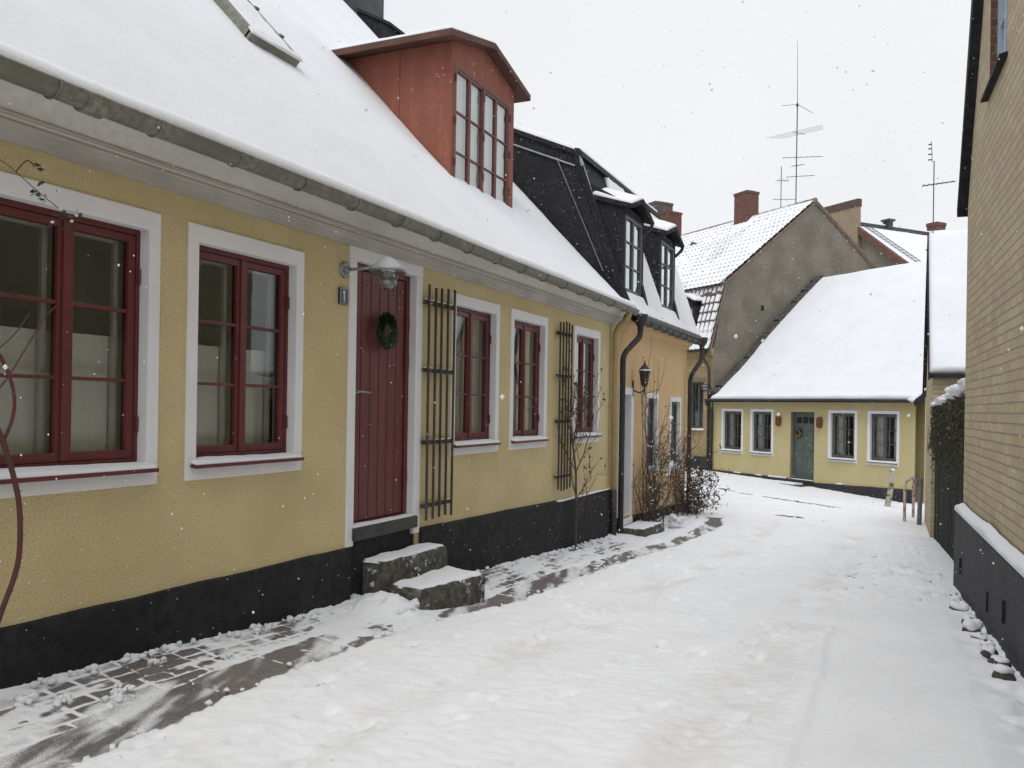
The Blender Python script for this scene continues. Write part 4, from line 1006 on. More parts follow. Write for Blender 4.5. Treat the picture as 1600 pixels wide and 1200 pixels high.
def box_lamp(label):
    t = thing('wall_lamp', label, 'lamp', (0,0,0), 0, 'rust-brown wall lamps either side of the green door')
    b = MB(); b.box(-.05,.05,-.03,0,-.12,.12); obj('mount_plate', b, COPPER, t, bevel=.01)
    b = MB(); b.prism([(-.09,-.10),(-.09,.14),(-.04,.21),(.04,.21),(.09,.14),(.09,-.10),(.04,-.18),(-.04,-.18)], -.15, -.02, 'y'); obj('lamp_shade', b, COPPER, t, bevel=.012)
    b = MB()
    for x in (-.05, 0, .05): b.box(x-.004, x+.004, -.156, -.15, -.12, .14)
    obj('grille', b, IRON, t)
    return t
l1 = box_lamp('rust-brown wall lamp left of the green double door'); place4(l1, -.93, 0, 1.28); l1.scale = (.8,.8,.8)
l2 = l1.copy(); C.objects.link(l2); l2['label'] = 'rust-brown wall lamp right of the green double door'; place4(l2, .68, 0, 1.27)
for c_ in list(l1.children): k = c_.copy(); C.objects.link(k); k.parent = l2

# ------------------------------------------------------------------ HOUSE 3
h3 = thing('brick_mansard_house', 'tall yellow brick house with grey rendered gable and red-tiled mansard roof', 'house', ORG, A4)
G0, G1 = -18.0, -4.05
w = MB(); wall_holes(w, G0, G1, -1.3, 3.62, [(-5.26, -4.52, .96, 2.52)], .3); w.box(G0, G1, 10.2, 10.5, -1.3, 3.6)
obj('wall', w, BRK3, h3)
gp3 = [(.30, -1.3), (.30, 3.60), (.46, 5.80), (4.42, 8.97), (8.1, 6.4), (10.5, 3.4), (10.5, -1.3)]
w = MB(); w.prism(gp3, G1-.3, G1); go = obj('gable', w, GREYR, h3)
w = MB(); w.prism([(.0,-1.3),(.0,3.60),(.06,3.8),(.46,5.80),(.46,-1.3)], G1-.002, G1+.004); obj('gable_corner', w, GREYR, go)
w = MB(); w.box(G1+.001, G1+.012, 2.02, 2.16, 5.02, 5.18); obj('gable_vent', w, TARW, go)
rm = MB(); rm.box(G0+.2, G1-.35, 2.0, 2.1, -.4, 3.5); rm.box(G0+.2, G1-.35, .3, 8, 3.5, 3.58); obj('interior_walls', rm, INNER, h3)
b = MB(); b.box(G0, G1+.01, -.05, .0, -1.3, .02); obj('plinth', b, BLACK6, h3)
b = MB(); b.prism([(0,3.38),(-.06,3.40),(-.09,3.50),(-.16,3.60),(0,3.64)], G0, G1+.03); obj('cornice', b, BRK3, h3)
wd = window(h3, -5.28, -4.50, .94, 2.54, GREENW, trim=.0, trimt=.0, trimb=.0, rec=.10, curtain=(1.0, 1.55, 'panel'), sillm=WHITE, seed=71, fw=.05, hinge=False, rows=3)
b = MB(); b.box(-5.35, -4.42, -.02, .0, 2.54, 2.66); obj('lintel', b, GREYR, wd)
def tile_slope(name, parent, prof, x0, x1, mode, seed, tw=.225, rw=.32):
    dx = .032; ds = .032
    s, y, z, ny, nz, Lt = prof_sample(prof, ds); x = np.arange(x0, x1+dx*.5, dx)
    Xg, Sg = np.meshgrid(x, s, indexing='ij')
    ph = (Xg/tw) % 1; fr = (Sg/rw) % 1; ci = np.floor(Xg/tw); ri = np.floor(Sg/rw)
    wave = .028*np.sin(ph*2*PI); saw = .04*(1-fr)
    rj = lattice_noise(ci*3.1, ri*5.7, seed)
    big = fbm(Xg*.8, Sg*.8, seed+1, 3)
    if mode == 'upper':
        gap = (fr > .80-.12*rj) & (np.abs(ph-.72) < .16+.10*(rj-.5)) & (big+.35*rj > .47)
        mask = 1-gap.astype(float)
        mask = np.where((np.abs(ph-.75) < .07) & (big+.2*rj > .72), .0, mask)
        h = saw*.8+wave*.45+.03
    else:
        low_ = sstep(.55, 1.0, Sg+.35*(big-.5))
        gap = ((fr < .13) | (np.abs(ph-.75) < .13) | ((fr > .9) & (rj > .5))).astype(float)*low_
        gap = np.maximum(gap, ((np.abs(ph-.75) < .09) & (Sg > .35+.3*rj)).astype(float))
        gap = np.maximum(gap, ((rj > .80) & (fr < .4)).astype(float)*low_)
        mask = 1-gap; h = saw+wave+.025*mask
    yy = y[None, :]+ny[None, :]*h; zz = z[None, :]+nz[None, :]*h
    return grid_obj(name, Xg, yy, zz, TILES, parent, attr={'snow': mask, 'tone': rj})
b = MB(); slab(b, [(-.16, 3.60), (.46, 5.86)], G0, G1+.04, .06); slab(b, [(.30, 5.76), (4.42, 9.02)], G0, G1+.04, .06); slab(b, [(4.42, 9.02), (8.1, 6.45), (10.6, 3.5)], G0, G1+.04, .06)
r3 = obj('roof', b, mat('dark_brown_tile', (.15,.11,.09), (.22,.17,.14), 6, .8), h3)
tile_slope('tile_slope', r3, [(-.18, 3.61), (.44, 5.90)], -9.0, G1+.06, 'lower', 4)
tile_slope('tile_slope', r3, [(.24, 5.76), (4.42, 9.05)], -14.5, G1+.06, 'upper', 5)
snow_layer(r3, [(4.35, 9.0), (4.42, 9.05), (8.1, 6.47), (10.6, 3.52)], G0, G1+.05, T=.08, ds=.2, dx=.2, edge=.05, seed=8)
b = MB()
for k in range(34): b.tube([(G1+.05-k*.4, 4.42, 9.07), (G1+.05-k*.4-.41, 4.42, 9.06)], [.09,.08], 8)
for k in range(26):
    t = k/26; b.tube([(G1+.03, 4.42+t*4.0, 9.04-t*2.75), (G1+.03, 4.42+(t+.042)*4.0, 9.04-(t+.042)*2.75)], [.05,.06], 6)
obj('ridge_tiles', b, r3.data.materials[0], r3)
# arched dormer
b = MB(); dx0, dx1 = -6.25, -4.98
arch = [(dx0, 5.30)]+[(dx0+(dx1-dx0)*t, 5.30+.20*math.sin(PI*t)) for t in np.linspace(.1, .9, 9)]+[(dx1, 5.30)]
b.box(dx0, dx0+.1, -.06, .3, 3.95, 5.30); b.box(dx1-.12, dx1, -.06, .35, 3.95, 5.30); b.prism([(dx0, 5.12)]+arch+[(dx1, 5.12)], -.06, .4, 'y'); b.box(dx0, dx1, -.05, .3, 3.95, 4.08)
d3 = obj('dormer', b, TARW, h3, bevel=.005)
b = MB(); pts = [(x, z+.02) for x, z in arch]; b.prism([(dx0-.08, 5.30)]+pts+[(dx1+.08, 5.30)]+[(dx1+.08,5.26)]+[(x, z-.03) for x, z in arch[::-1]]+[(dx0-.08,5.26)], -.14, .42, 'y'); dr3 = obj('dormer_roof', b, TARW, d3)
snow_layer(dr3, [(dx0-.08, 5.31)]+pts+[(dx1+.08, 5.31)], -.13, .45, T=.10, ds=.06, dx=.05, edge=.06, wob=.4, seed=77, axis='y')
f = MB(); f.ring((dx0+.1, dx1-.12, 4.08, 5.12), (dx0+.16, dx1-.18, 4.14, 5.06), -.02, .05); m_ = (dx0+dx1)/2-.01; f.box(m_-.03, m_+.03, -.015, .04, 4.14, 5.06); f.box(dx0+.16, dx1-.18, -.01, .03, 4.78, 4.81)
dw3 = obj('window', f, GREENW, h3); g = MB(); g.quad([(dx0+.15, .01, 4.12), (dx1-.17, .01, 4.12), (dx1-.17, .01, 5.08), (dx0+.15, .01, 5.08)]); obj('pane', g, GLASSU, dw3)
b = MB(); b.box(dx0+.1, dx0+.4, .10, .12, 4.1, 5.1); b.box(dx1-.45, dx1-.12, .10, .12, 4.1, 5.1); obj('curtain', b, CURT, dw3)
def chimney(x0, x1, y0, y1, z0, z1, lab, m=REDB):
    b = MB(); b.box(x0, x1, y0, y1, z0, z1); b.box(x0-.025, x1+.025, y0-.025, y1+.025, z1-.10, z1+.0); b.box(x0+.1, x1-.1, y0+.1, y1-.1, z1+.0, z1+.05)
    o = obj('chimney', b, m, h3, bevel=.01); o['label'] = lab
    f_ = MB(); f_.box(x0-.06, x1+.06, y0-.1, y1+.06, z0+.0, z0+.30); obj('chimney_flashing', f_, METD, o, bevel=.01)
    return o
c1 = chimney(-7.95, -7.22, 4.1, 4.7, 8.45, 10.08, 'red brick chimney astride the tiled ridge')
chimney(-13.2, -12.2, 4.0, 4.8, 8.6, 10.25, 'short red brick chimney far left on the ridge')
chimney(-14.6, -13.4, 4.2, 5.2, 8.6, 10.95, 'grey-capped stack behind the short chimney', mat('sooty_render', (.14,.12,.11), (.09,.08,.08), 4, .9))
b = MB(); b.tube([(-11.9, 3.2, 8.0), (-11.9, 3.2, 8.6)], .07, 8); b.tube([(-9.2, 3.4, 8.2), (-9.5, 3.3, 8.35), (-9.8, 3.4, 8.2)], .05, 6); obj('roof_vent', b, METD, h3)
b = MB(); b.lathe([(0,.14),(.11,.14),(.10,.05),(.05,-.02),(0,-.02)], (G1-.25,-.2,3.42), 12); b.tube(pipe_path([(G1-.25,-.2,3.42),(G1-.25,-.2,3.3),(G1-.10,-.08,3.0),(G1-.10,-.08,-1)]), .045, 10); obj('downpipe', b, IRON, h3, smooth=True)
gutter(h3, -9, G1, -.22, 3.60, 3.58, r=.055, mt=IRON, brk=False)
sg = thing('street_sign', 'small dark street name plate on the yellow brick wall', 'sign'); place4(sg, -4.37, -.03, 2.34)
b = MB(); b.box(-.24, .24, -.012, .012, -.10, .10); obj('plate', b, SIGND, sg, bevel=.006)
b = MB(); rnd = random.Random(4)
def strokes(x, xe, z, h):
    while x < xe:
        wv = rnd.uniform(.018, .03); b.box(x, x+.006, -.0155, -.0125, z, z+h)
        if rnd.random() < .7: b.box(x+.0065, x+wv, -.0155, -.0125, z+h*rnd.choice((.42, .84)), z+h*rnd.choice((.42, .84))+.008)
        if rnd.random() < .6: b.box(x+wv, x+wv+.006, -.0155, -.0125, z, z+h)
        x += wv+.014
strokes(-.20, -.17, .02, .055); strokes(-.12, .19, .02, .055); strokes(-.12, .12, -.07, .05)
obj('lettering', b, ENW, sg)

# ================================================================== HOUSE 5 (brick outbuilding), its gable to the street
h5 = thing('brick_outbuilding', 'small yellow brick outbuilding with a steep snowy roof behind the dark fence', 'house', (.45, 15.6, 0), 0)
b = MB(); b.prism([(0,-1.2),(0,2.26),(1.9,4.75),(3.8,2.26),(3.8,-1.2)], 0, .3); b.box(.3, 7, 0, .3, -1.2, 2.28); b.box(.3, 7, 3.5, 3.8, -1.2, 2.28); b.prism([(0,-1.2),(0,2.26),(1.9,4.75),(3.8,2.26),(3.8,-1.2)], 6.7, 7)
obj('wall', b, BRK, h5)
r5 = [(-.12, 2.24), (1.9, 4.86), (3.95, 2.15)]
b = MB(); slab(b, r5, -.04, 7.1, .07); rr = obj('roof', b, TARW, h5)
snow_layer(rr, [(-.13, 2.24), (1.9, 4.86), (3.9, 2.2)], -.05, 7.1, T=.10, ds=.09, dx=.1, edge=.06, wob=.3, seed=81)
b = MB(); b.prism([(-.14,2.13),(-.14,2.25),(1.9,4.89),(3.98,2.12),(3.98,2.0),(1.9,4.72)], -.07, -.035); obj('verge_board', b, TARW, rr)
b = MB(); b.box(-.05, 7.1, -.19, -.11, 2.16, 2.235); obj('fascia', b, TARW, rr)

# ================================================================== BUILDING 6 (right brick gable)
A6 = math.radians(-87.36)
h6 = thing('tall_brick_house', 'tall yellow brick gable house on the right with a black plinth', 'house', (.52, 10.05, 0), A6)
RC = .075  # wall set back behind the plinth
gp6 = [(-.02, -1.2), (-.02, 3.72), (.80, 5.35), (1.9, 7.5), (5.2, 9.6), (8.6, 7.4), (10.2, 3.72), (24, 3.9), (24, -1.2)]
# wall with a window opening built from pieces
wx0, wx1, wz0, wz1 = 1.42, 2.36, 4.42, 5.95
b = MB()
def clipped(poly, x0, x1, z0, z1):
    """clip a convex-ish polygon to a rectangle (Sutherland-Hodgman)"""
    def clip(P, f, g):
        out = []
        for i in range(len(P)):
            a, c = P[i], P[(i+1) % len(P)]
            if f(a): out.append(a)
            if f(a) != f(c): out.append(g(a, c))
        return out
    X = lambda x: (lambda a, c: (x, a[1]+(c[1]-a[1])*(x-a[0])/(c[0]-a[0]))); Zf = lambda z: (lambda a, c: (a[0]+(c[0]-a[0])*(z-a[1])/(c[1]-a[1]), z))
    P = clip(poly, lambda p: p[0] >= x0, X(x0)); P = clip(P, lambda p: p[0] <= x1, X(x1)) if P else P
    P = clip(P, lambda p: p[1] >= z0, Zf(z0)) if P else P; P = clip(P, lambda p: p[1] <= z1, Zf(z1)) if P else P
    return P
for R in ((-1, wx0, -2, 11), (wx1, 25, -2, 11), (wx0, wx1, -2, wz0), (wx0, wx1, wz1, 11)):
    P = clipped(gp6, *R)
    if len(P) > 2: b.prism(P, RC, RC+.35, 'y')
b.box(-.02, .3, RC+.35, 9, -1.2, 3.7); b.box(-.02, 24, 9, 9.3, -1.2, 3.7); b.box(23.7, 24, RC+.35, 9, -1.2, 3.7)
obj('wall', b, BRK, h6)
rm = MB(); rm.box(.3, 12.3, 2.5, 2.6, -1, 7.5); rm.box(.4, 12.3, .45, 2.5, 3.9, 4.0); rm.box(.4, 12.3, .45, 2.5, 6.4, 6.5); obj('interior_walls', rm, INNER, h6)
w6 = window(h6, wx0, wx1, wz0, wz1, BLUEW, trim=.0, trimt=0, trimb=0, rec=RC+.055, sillm=None, curtain=(4.5, 5.8, 'sides'), seed=90, fw=.05, hinge=False)
b = MB(); b.prism([(RC-.06, wz0-.06), (RC-.06, wz0-.03), (RC+.16, wz0+.03), (RC+.16, wz0-.02)], wx0-.06, wx1+.06); obj('sill', b, TARW, w6)
for (p_, q_) in ((wx0-.001, wx0+.012),): b = MB(); b.box(p_, q_, RC+.002, RC+.054, wz0, wz1); obj('brick_reveal', b, REDB, w6)
pb = MB()
n = 90; xs = np.linspace(-.02, 24, n)
for k in range(n):
    x = xs[k]; zt = .60+.0*x; yy = .01*math.sin(x*2.1)*.4
    pb.v += [(x, RC+.01, zt+.05), (x, yy+.012, zt), (x, yy, zt-.02), (x, yy-.015, -1.2), (x, RC+.01, -1.2)]
for k in range(n-1):
    for q in range(4): pb.f.append((k*5+q, k*5+5+q, k*5+6+q, k*5+1+q)); pb.m.append(0)
pb.f.append((4,3,2,1,0)); pb.f.append(tuple((n-1)*5+q for q in range(5))); pb.m += [0, 0]
p6 = obj('plinth', pb, BLACK6, h6)
snow_layer(p6, [(-.005, .602), (RC+.005, .645)], -.03, 12.5, T=.06, ds=.02, dx=.05, edge=.035, wob=.7, seed=61, send=(1, 0))
for (u, z) in ((.62, .12), (2.46, .15), (3.22, .235), (5.4, .3), (7.2, .35)):
    b = MB(); b.box(u-.012, u+.012, -.02, .01, z-.075, z+.08); obj('vent_slot', b, TARW, p6)
rk = [(-.14, 3.66), (-.16, 3.74), (.78, 5.42), (1.86, 7.58), (5.2, 9.72), (8.7, 7.5), (10.4, 3.7), (10.25, 3.66), (8.55, 7.36), (5.2, 9.55), (1.96, 7.44), (.90, 5.30)]
b = MB(); b.prism(rk, RC-.09, RC+.36, 'y'); vb = obj('verge_board', b, TARW, h6, bevel=.006)
roof6 = MB(); slab(roof6, [(-.1, 3.75), (.80, 5.40), (1.9, 7.52), (5.2, 9.66), (8.7, 7.5), (10.35, 3.7)], .44, 9.5, .08, 'y'); r6 = obj('roof', roof6, TARW, h6)
snow_layer(r6, [(-.1, 3.76), (.80, 5.41), (1.9, 7.53), (5.2, 9.67), (8.7, 7.51), (10.35, 3.71)], .0, 9.5, T=.06, ds=.3, dx=.3, edge=.1, seed=62, axis='y')

# ------------------------------------------------------------------ fence with ivy between the two brick buildings
fn = thing('board_fence', 'dark mossy vertical board fence between the outbuilding and the tall brick house', 'fence', (.50, 15.55, 0), A6)
FL = 5.45
rnd = random.Random(12)
b = MB(); x = 0.0
while x < FL:
    wv = rnd.uniform(.11, .14); b.box(x, x+wv-.012, .0+rnd.uniform(-.004, .004), .022, -1.3, 1.60+rnd.uniform(-.02, .02)+x*.02); x += wv
obj('boards', b, FENCE, fn, bevel=.003)
b = MB(); b.box(0, FL, .023, .08, .2, .3); b.box(0, FL, .023, .08, 1.2, 1.3); obj('rail', b, FENCE, fn)
for u in (.05, 1.8, 3.6, 5.35): b = MB(); b.box(u-.05, u+.05, .081, .18, -1.3, 1.62); obj('post', b, FENCE, fn)
iv = thing('ivy', 'dense dry ivy with a snow cap hanging over the dark board fence', 'plant', (.50, 15.55, 0), A6)
b = MB(); lv = MB()
for k in range(150):
    x0 = rnd.uniform(0, FL); z = 1.62+x0*.03; p = Vector((x0, rnd.uniform(-.04, .05), z+rnd.uniform(-.05, .1))); pts = [p.copy()]
    for q in range(9): p = p+Vector((rnd.uniform(-.06, .06), rnd.uniform(-.03, .015), -rnd.uniform(.01, .12))); p.y = min(max(p.y, -.13), .0); pts.append(p.copy())
    b.tube(pts, [.006]*5+[.004]*5, 5)
obj('stems', b, GREYW, iv)
for k in range(5200):
    x0 = rnd.uniform(-.02, FL); h_ = abs(rnd.gauss(0, .38)); c = Vector((max(x0, .06), rnd.uniform(-.09, .06), 1.70+x0*.035-h_)); s = rnd.uniform(.012, .03)
    a = Vector((rnd.uniform(-1,1), rnd.uniform(-1,1), rnd.uniform(-1,1))).normalized(); t = a.cross(Vector((rnd.uniform(-1,1), rnd.uniform(-1,1), .3))).normalized()
    lv.quad([c-a*s, c+t*s*.6, c+a*s, c-t*s*.6])
obj('leaves', lv, IVY, iv)
sn = MB()
for k in range(90):
    x0 = rnd.uniform(.1, FL) if k < 50 else rnd.uniform(2.8, FL); t_ = x0/FL; sn.blob((x0, rnd.uniform(-.08, .10), 1.70+x0*.035+rnd.uniform(-.02, .05)+.04*t_), (rnd.uniform(.14, .32), rnd.uniform(.06, .10)+.03*t_, rnd.uniform(.02, .04)+.035*t_), seed=k, rough=.3)
obj('snow_cap', sn, SNOW, iv, smooth=True)

# ------------------------------------------------------------------ stones under the plinth, posts, rail
stone_m = mat('dark_cobble', (.06,.055,.05), (.09,.08,.07), 9, .85, bmp=.6, bscale=20)
labels_s = {}
spots = [(1.05,.085,.085,.06), (1.32,.075,.075,.05), (1.56,.11,.12,.10), (2.0,.08,.07,.05), (2.2,.10,.10,.07), (2.62,.13,.11,.13), (2.88,.11,.10,.06), (3.15,.09,.07,.06), (3.42,.12,.09,.07), (3.72,.10,.10,.06), (4.02,.12,.10,.07), (.72,.07,.06,.05)]
for k, (u, oy, r, hh) in enumerate(spots):
    c, s = math.cos(A6), math.sin(A6); x = .52+u*c+oy*s; y = 10.05+u*s-oy*c
    x = .52+u*c-(-oy)*s*-1 if False else .52+u*c-(-oy)*s; y = 10.05+u*s+(-oy)*c
    z = float(gz(x, y))
    t = thing('stone', 'rounded stone with a snow cap at the foot of the tall brick house\'s black plinth', 'stone', (x, y, z), k*1.3, 'snow-capped stones along the black plinth')
    b = MB(); b.blob((0,0,.02), (r*.7, r*.6, .05), seed=k); obj('rock', b, stone_m, t, smooth=True)
    b = MB(); b.blob((0,0,.035+hh*.22), (r*.60, r*.52, hh*.46), seed=k+50, n=14, m=9, rough=.45); obj('snow_cap', b, SNOW, t, smooth=True)
ps = thing('leaning_post', 'leaning post with peeling white paint and a snow tip before the small yellow house', 'post', (-.28, 22.4, -.75), 0)
b = MB(); b.tube([(-.02,0,-.2),(.0,0,.1),(.06,0,.5),(.10,0,.92),(.105,0,.97)], [.068,.068,.062,.060,.055], 14); obj('shaft', b, BIRCH, ps, smooth=True)
b = MB(); b.blob((.108,0,.99), (.058,.058,.025)); obj('snow_cap', b, SNOW, ps, smooth=True)
rl = thing('bike_rail', 'rusty white tube hoop standing in the snow by the brick corner', 'rail', (.08, 18.9, -.62), 0)
b = MB(); b.tube(pipe_path([(0,0,-.3),(.0,0,.82),(.17,1.15,.90),(.17,1.15,-.3)]) , .028, 10); obj('hoop', b, RUSTW, rl, smooth=True)
pp = thing('round_post', 'thin bluish grey steel post at the outbuilding corner', 'post', (.33, 18.3, -.6), 0)
b = MB(); b.tube([(0,0,-.3),(.02,0,.93)], .042, 12); obj('shaft', b, PURP, pp, smooth=True)
b = MB(); b.lathe([(0,.97),(.03,.96),(.045,.93),(.045,.88)], (.02,0,0), 12); b.tube([(-.02,0,.95),(-.05,0,.88),(-.03,0,.80)], .02, 6); obj('cap', b, PURP, pp, smooth=True)

# ------------------------------------------------------------------ building behind
bb = thing('background_building', 'distant building with a broad snowy roof, brick firewall and roof ladder', 'building', (-2.17, 45.1, 0), math.radians(50))
r7 = [(-6, 6.2), (0, 10.75), (6, 6.2)]
b = MB(); b.box(-.2, 14, -5.6, 5.6, -1, 6.3); obj('wall', b, BRK3, bb)
b = MB(); slab(b, r7, -.2, 14, .12); b.box(-.2, 14, -.08, .08, 10.70, 10.84)
for k in range(9): b.box(.6+k*.9, .7+k*.9, -.35, -.2, 10.45, 10.62)
b.tube([(-.1, -.32, 10.62), (14, -.32, 10.62)], .035, 6)
r7o = obj('roof', b, METD, bb)
snow_layer(r7o, [(-6, 6.2), (-.12, 10.64)], -.2, 14, T=.08, ds=.3, dx=.3, edge=.06, seed=4); snow_layer(r7o, [(.1, 10.7), (6, 6.2)], -.2, 14, T=.08, ds=.3, dx=.3, edge=.06, seed=5)
snow_layer(r7o, [(-.08, 10.84), (.08, 10.84)], -.2, 14, T=.08, ds=.05, dx=.3, edge=.04, wob=.8, seed=6)
b = MB(); b.box(-.42, -.22, -.5, 3.5, 5, 11.45); fwl = obj('firewall', b, brick('dull_far_brick', (.36,.28,.19), (.29,.22,.15), (.25,.2,.16), (.30,.2,.14)), bb)
b = MB(); b.prism([(-5.9,-1),(-5.9,6.05),(0,10.5),(5.9,6.05),(5.9,-1)], -.19, -.02); obj('gable', b, GREYR, bb)
b = MB(); b.box(-.45, -.19, -.53, 3.53, 11.451, 11.82); obj('coping', b, mat('dark_brown_coping', (.12,.075,.06), (.08,.055,.045), 5, .8), fwl)
b = MB(); b.prism([(-6.0,5.9),(-.52,10.1),(-.52,10.45),(-6.0,6.3)], -.42, -.18); obj('parapet', b, REDB, bb)
ld = MB(); Sv = Vector((0, -6, -4.55)).normalized()
for x in (.15, .55): ld.tube([(x, -.4, 10.58), (x+.3, -5.0, 7.13)], .018, 6)
for k in range(22):
    t = k/22; ld.tube([(.15+.3*t, -.4-4.6*t, 10.58-3.45*t), (.55+.3*t, -.4-4.6*t, 10.58-3.45*t)], .011, 5)
obj('roof_ladder', ld, METD, bb)
b = MB(); b.box(2.6, 3.3, -2.2, -1.7, 9.1, 9.45); obj('skylight', b, METD, bb, bevel=.02)
b = MB(); b.box(1.95, 2.2, -.3, .1, 10.7, 11.1); b.box(1.85, 2.3, -.36, .14, 11.05, 11.15); obj('roof_vent', b, METD, bb)
b = MB(); b.box(5.35, 6.0, -.3, .3, 10.1, 11.38); b.box(5.32, 6.03, -.33, .33, 11.2, 11.36); obj('chimney', b, REDB, bb)
b = MB(); b.prism([(6.2,10.6),(7.4,10.98),(9.5,10.8),(9.5,10.3),(6.2,10.4)], -.5, -.3, 'y'); obj('ridge_sheet', b, METD, bb)

h7 = thing('side_street_house', 'red brick house closing the side street, mirrored in the small yellow house windows', 'house', (-15.5, 17.5, 0), PI/2)
b = MB(); wins7 = [(1.2+2.6*k, 2.2+2.6*k, .5, 1.9) for k in range(5)]+[(1.2+2.6*k, 2.2+2.6*k, 3.1, 4.4) for k in range(5)]; wall_holes(b, 0, 14, -1.2, 5.2, wins7, .3); b.box(0, .3, .3, 8, -1.2, 5.2); b.box(13.7, 14, .3, 8, -1.2, 5.2); b.box(0, 14, 8, 8.3, -1.2, 5.2); obj('wall', b, REDB, h7)
b = MB(); slab(b, [(-.3, 5.2), (4, 8.6), (8.6, 5.1)], -.1, 14.1, .08); o = obj('roof', b, METD, h7); snow_layer(o, [(-.3, 5.2), (4, 8.6), (8.6, 5.1)], -.1, 14.1, T=.1, ds=.3, dx=.3, edge=.1, seed=3)
for (p, q, r, t) in wins7: b = MB(); b.ring((p, q, r, t), (p+.07, q-.07, r+.07, t-.07), .08, .14); b.box((p+q)/2-.03, (p+q)/2+.03, .08, .14, r+.07, t-.07); o = obj('window', b, WHITE, h7); b = MB(); b.quad([(p, .12, r), (q, .12, r), (q, .12, t), (p, .12, t)]); obj('pane', b, GLASSU, o)

# ------------------------------------------------------------------ antennas
def antenna(name, label, loc, mast, parts, rz=0, r=.03):
    r = r*.7; t = thing(name, label, 'antenna', loc, rz)
    b = MB(); b.tube([(0,0,-.3),(0,0,mast)], r, 8); obj('mast', b, METD, t)
    for (z, ax, ln_, els, el, tilt) in parts:
        b = MB(); d = Vector((math.cos(ax), math.sin(ax), tilt)); s = Vector((-math.sin(ax), math.cos(ax), 0))
        p0 = Vector((0, 0, z))-d*ln_*.35; p1 = Vector((0, 0, z))+d*ln_*.65; b.tube([p0, p1], .010, 6)
        for k in range(els):
            c = p0+(p1-p0)*(k+.2)/els; e_ = el*(1-.35*k/els); b.tube([c-s*e_/2, c+s*e_/2], .0055, 5)
        obj('aerial', b, METD, t)
    return t
def w4(e, y, z): c, s = math.cos(A4), math.sin(A4); return (ORG[0]+e*c-y*s, ORG[1]+e*s+y*c, z)
a1 = antenna('tv_antenna', 'tallest roof antenna, with a long whip above several aerials', w4(-5.05, 4.5, 9.0), 3.75, [(2.75, 1.2, .9, 4, 2.2, .12), (1.85, .25, 1.4, 7, .28, .0), (1.55, .9, .6, 4, .3, .25), (1.15, .3, 1.0, 6, .25, .05)], r=.028)
b = MB(); b.tube([(0,0,3.75),(-.03,0,6.1)], [.012,.006], 6); b.blob((0,0,3.76), (.05,.05,.07)); b.tube([(-.5,-.3,3.7),(0,0,3.78),(.5,.3,3.5)], .009, 5); obj('whip', b, METD, a1)
antenna('tv_antenna', 'small antenna showing just behind the ridge chimney', w4(-7.3, 5.9, 8.2), 3.05, [(2.5, .5, .5, 3, .6, 0), (1.75, .3, .9, 4, .3, 0), (1.3, .3, .8, 4, .3, .05)], r=.022)
a3 = antenna('tv_antenna', 'slim antenna on the outbuilding ridge near the right wall', (.47, 17.4, 4.75), 1.42, [(1.0, .15, .55, 7, .22, .10)], r=.014)
b = MB(); b.tube([(-.03,0,1.40),(-.05,0,1.78)], .006, 6)
for z in (1.45, 1.55, 1.65, 1.73): b.tube([(-.10,0,z),(-.04,0,z)], .012, 6)
obj('dipole_array', b, METD, a3)

# ------------------------------------------------------------------ plants
def twig(b, p, d, ln_, r, rnd, depth, leaves, wander=.35, up=.12, nseg=8, box=None):
    pts = [p.copy()]; rs = [r]
    for k in range(nseg):
        d = (d+Vector((rnd.gauss(0, wander), rnd.gauss(0, wander*.6), rnd.gauss(0, wander)+up))*.45).normalized()
        p = p+d*ln_/nseg
        if box: p = Vector((min(max(p.x, box[0]), box[1]), min(max(p.y, box[2]), box[3]), p.z))
        pts.append(p.copy()); rs.append(r*(1-.7*(k+1)/nseg))
        if depth and rnd.random() < .55:
            s = Vector((rnd.uniform(-1,1), rnd.uniform(-.7,.3), rnd.uniform(-.3,1))).normalized()
            twig(b, p.copy(), (d*.4+s).normalized(), ln_*rnd.uniform(.3,.55), r*.55, rnd, depth-1, leaves, wander, up, 5, box)
    b.tube(pts, rs, 5, cap=False); leaves.append(pts[-1]); leaves.append(pts[len(pts)//2])
def leaf(lb, c, s, rnd, m=0):
    a = Vector((rnd.uniform(-1,1), rnd.uniform(-1,1), rnd.uniform(-1,.4))).normalized(); t = a.cross(Vector((rnd.uniform(-1,1), rnd.uniform(-1,1), rnd.uniform(.2,1)))).normalized(); n_ = a.cross(t)
    lb.quad([c, c+a*s*.5+t*s*.35+n_*s*.1, c+a*s]); lb.quad([c, c+a*s, c+a*s*.5-t*s*.35+n_*s*.1])
def capsnow(sb, pts_, rnd, frac, r=.02):
    for p in pts_:
        if rnd.random() < frac: sb.blob((p.x, p.y, p.z+.008), (r*rnd.uniform(.7,1.8), r*rnd.uniform(.7,1.4), r*rnd.uniform(.4,.8)), seed=rnd.randint(0,999), n=6, m=4)
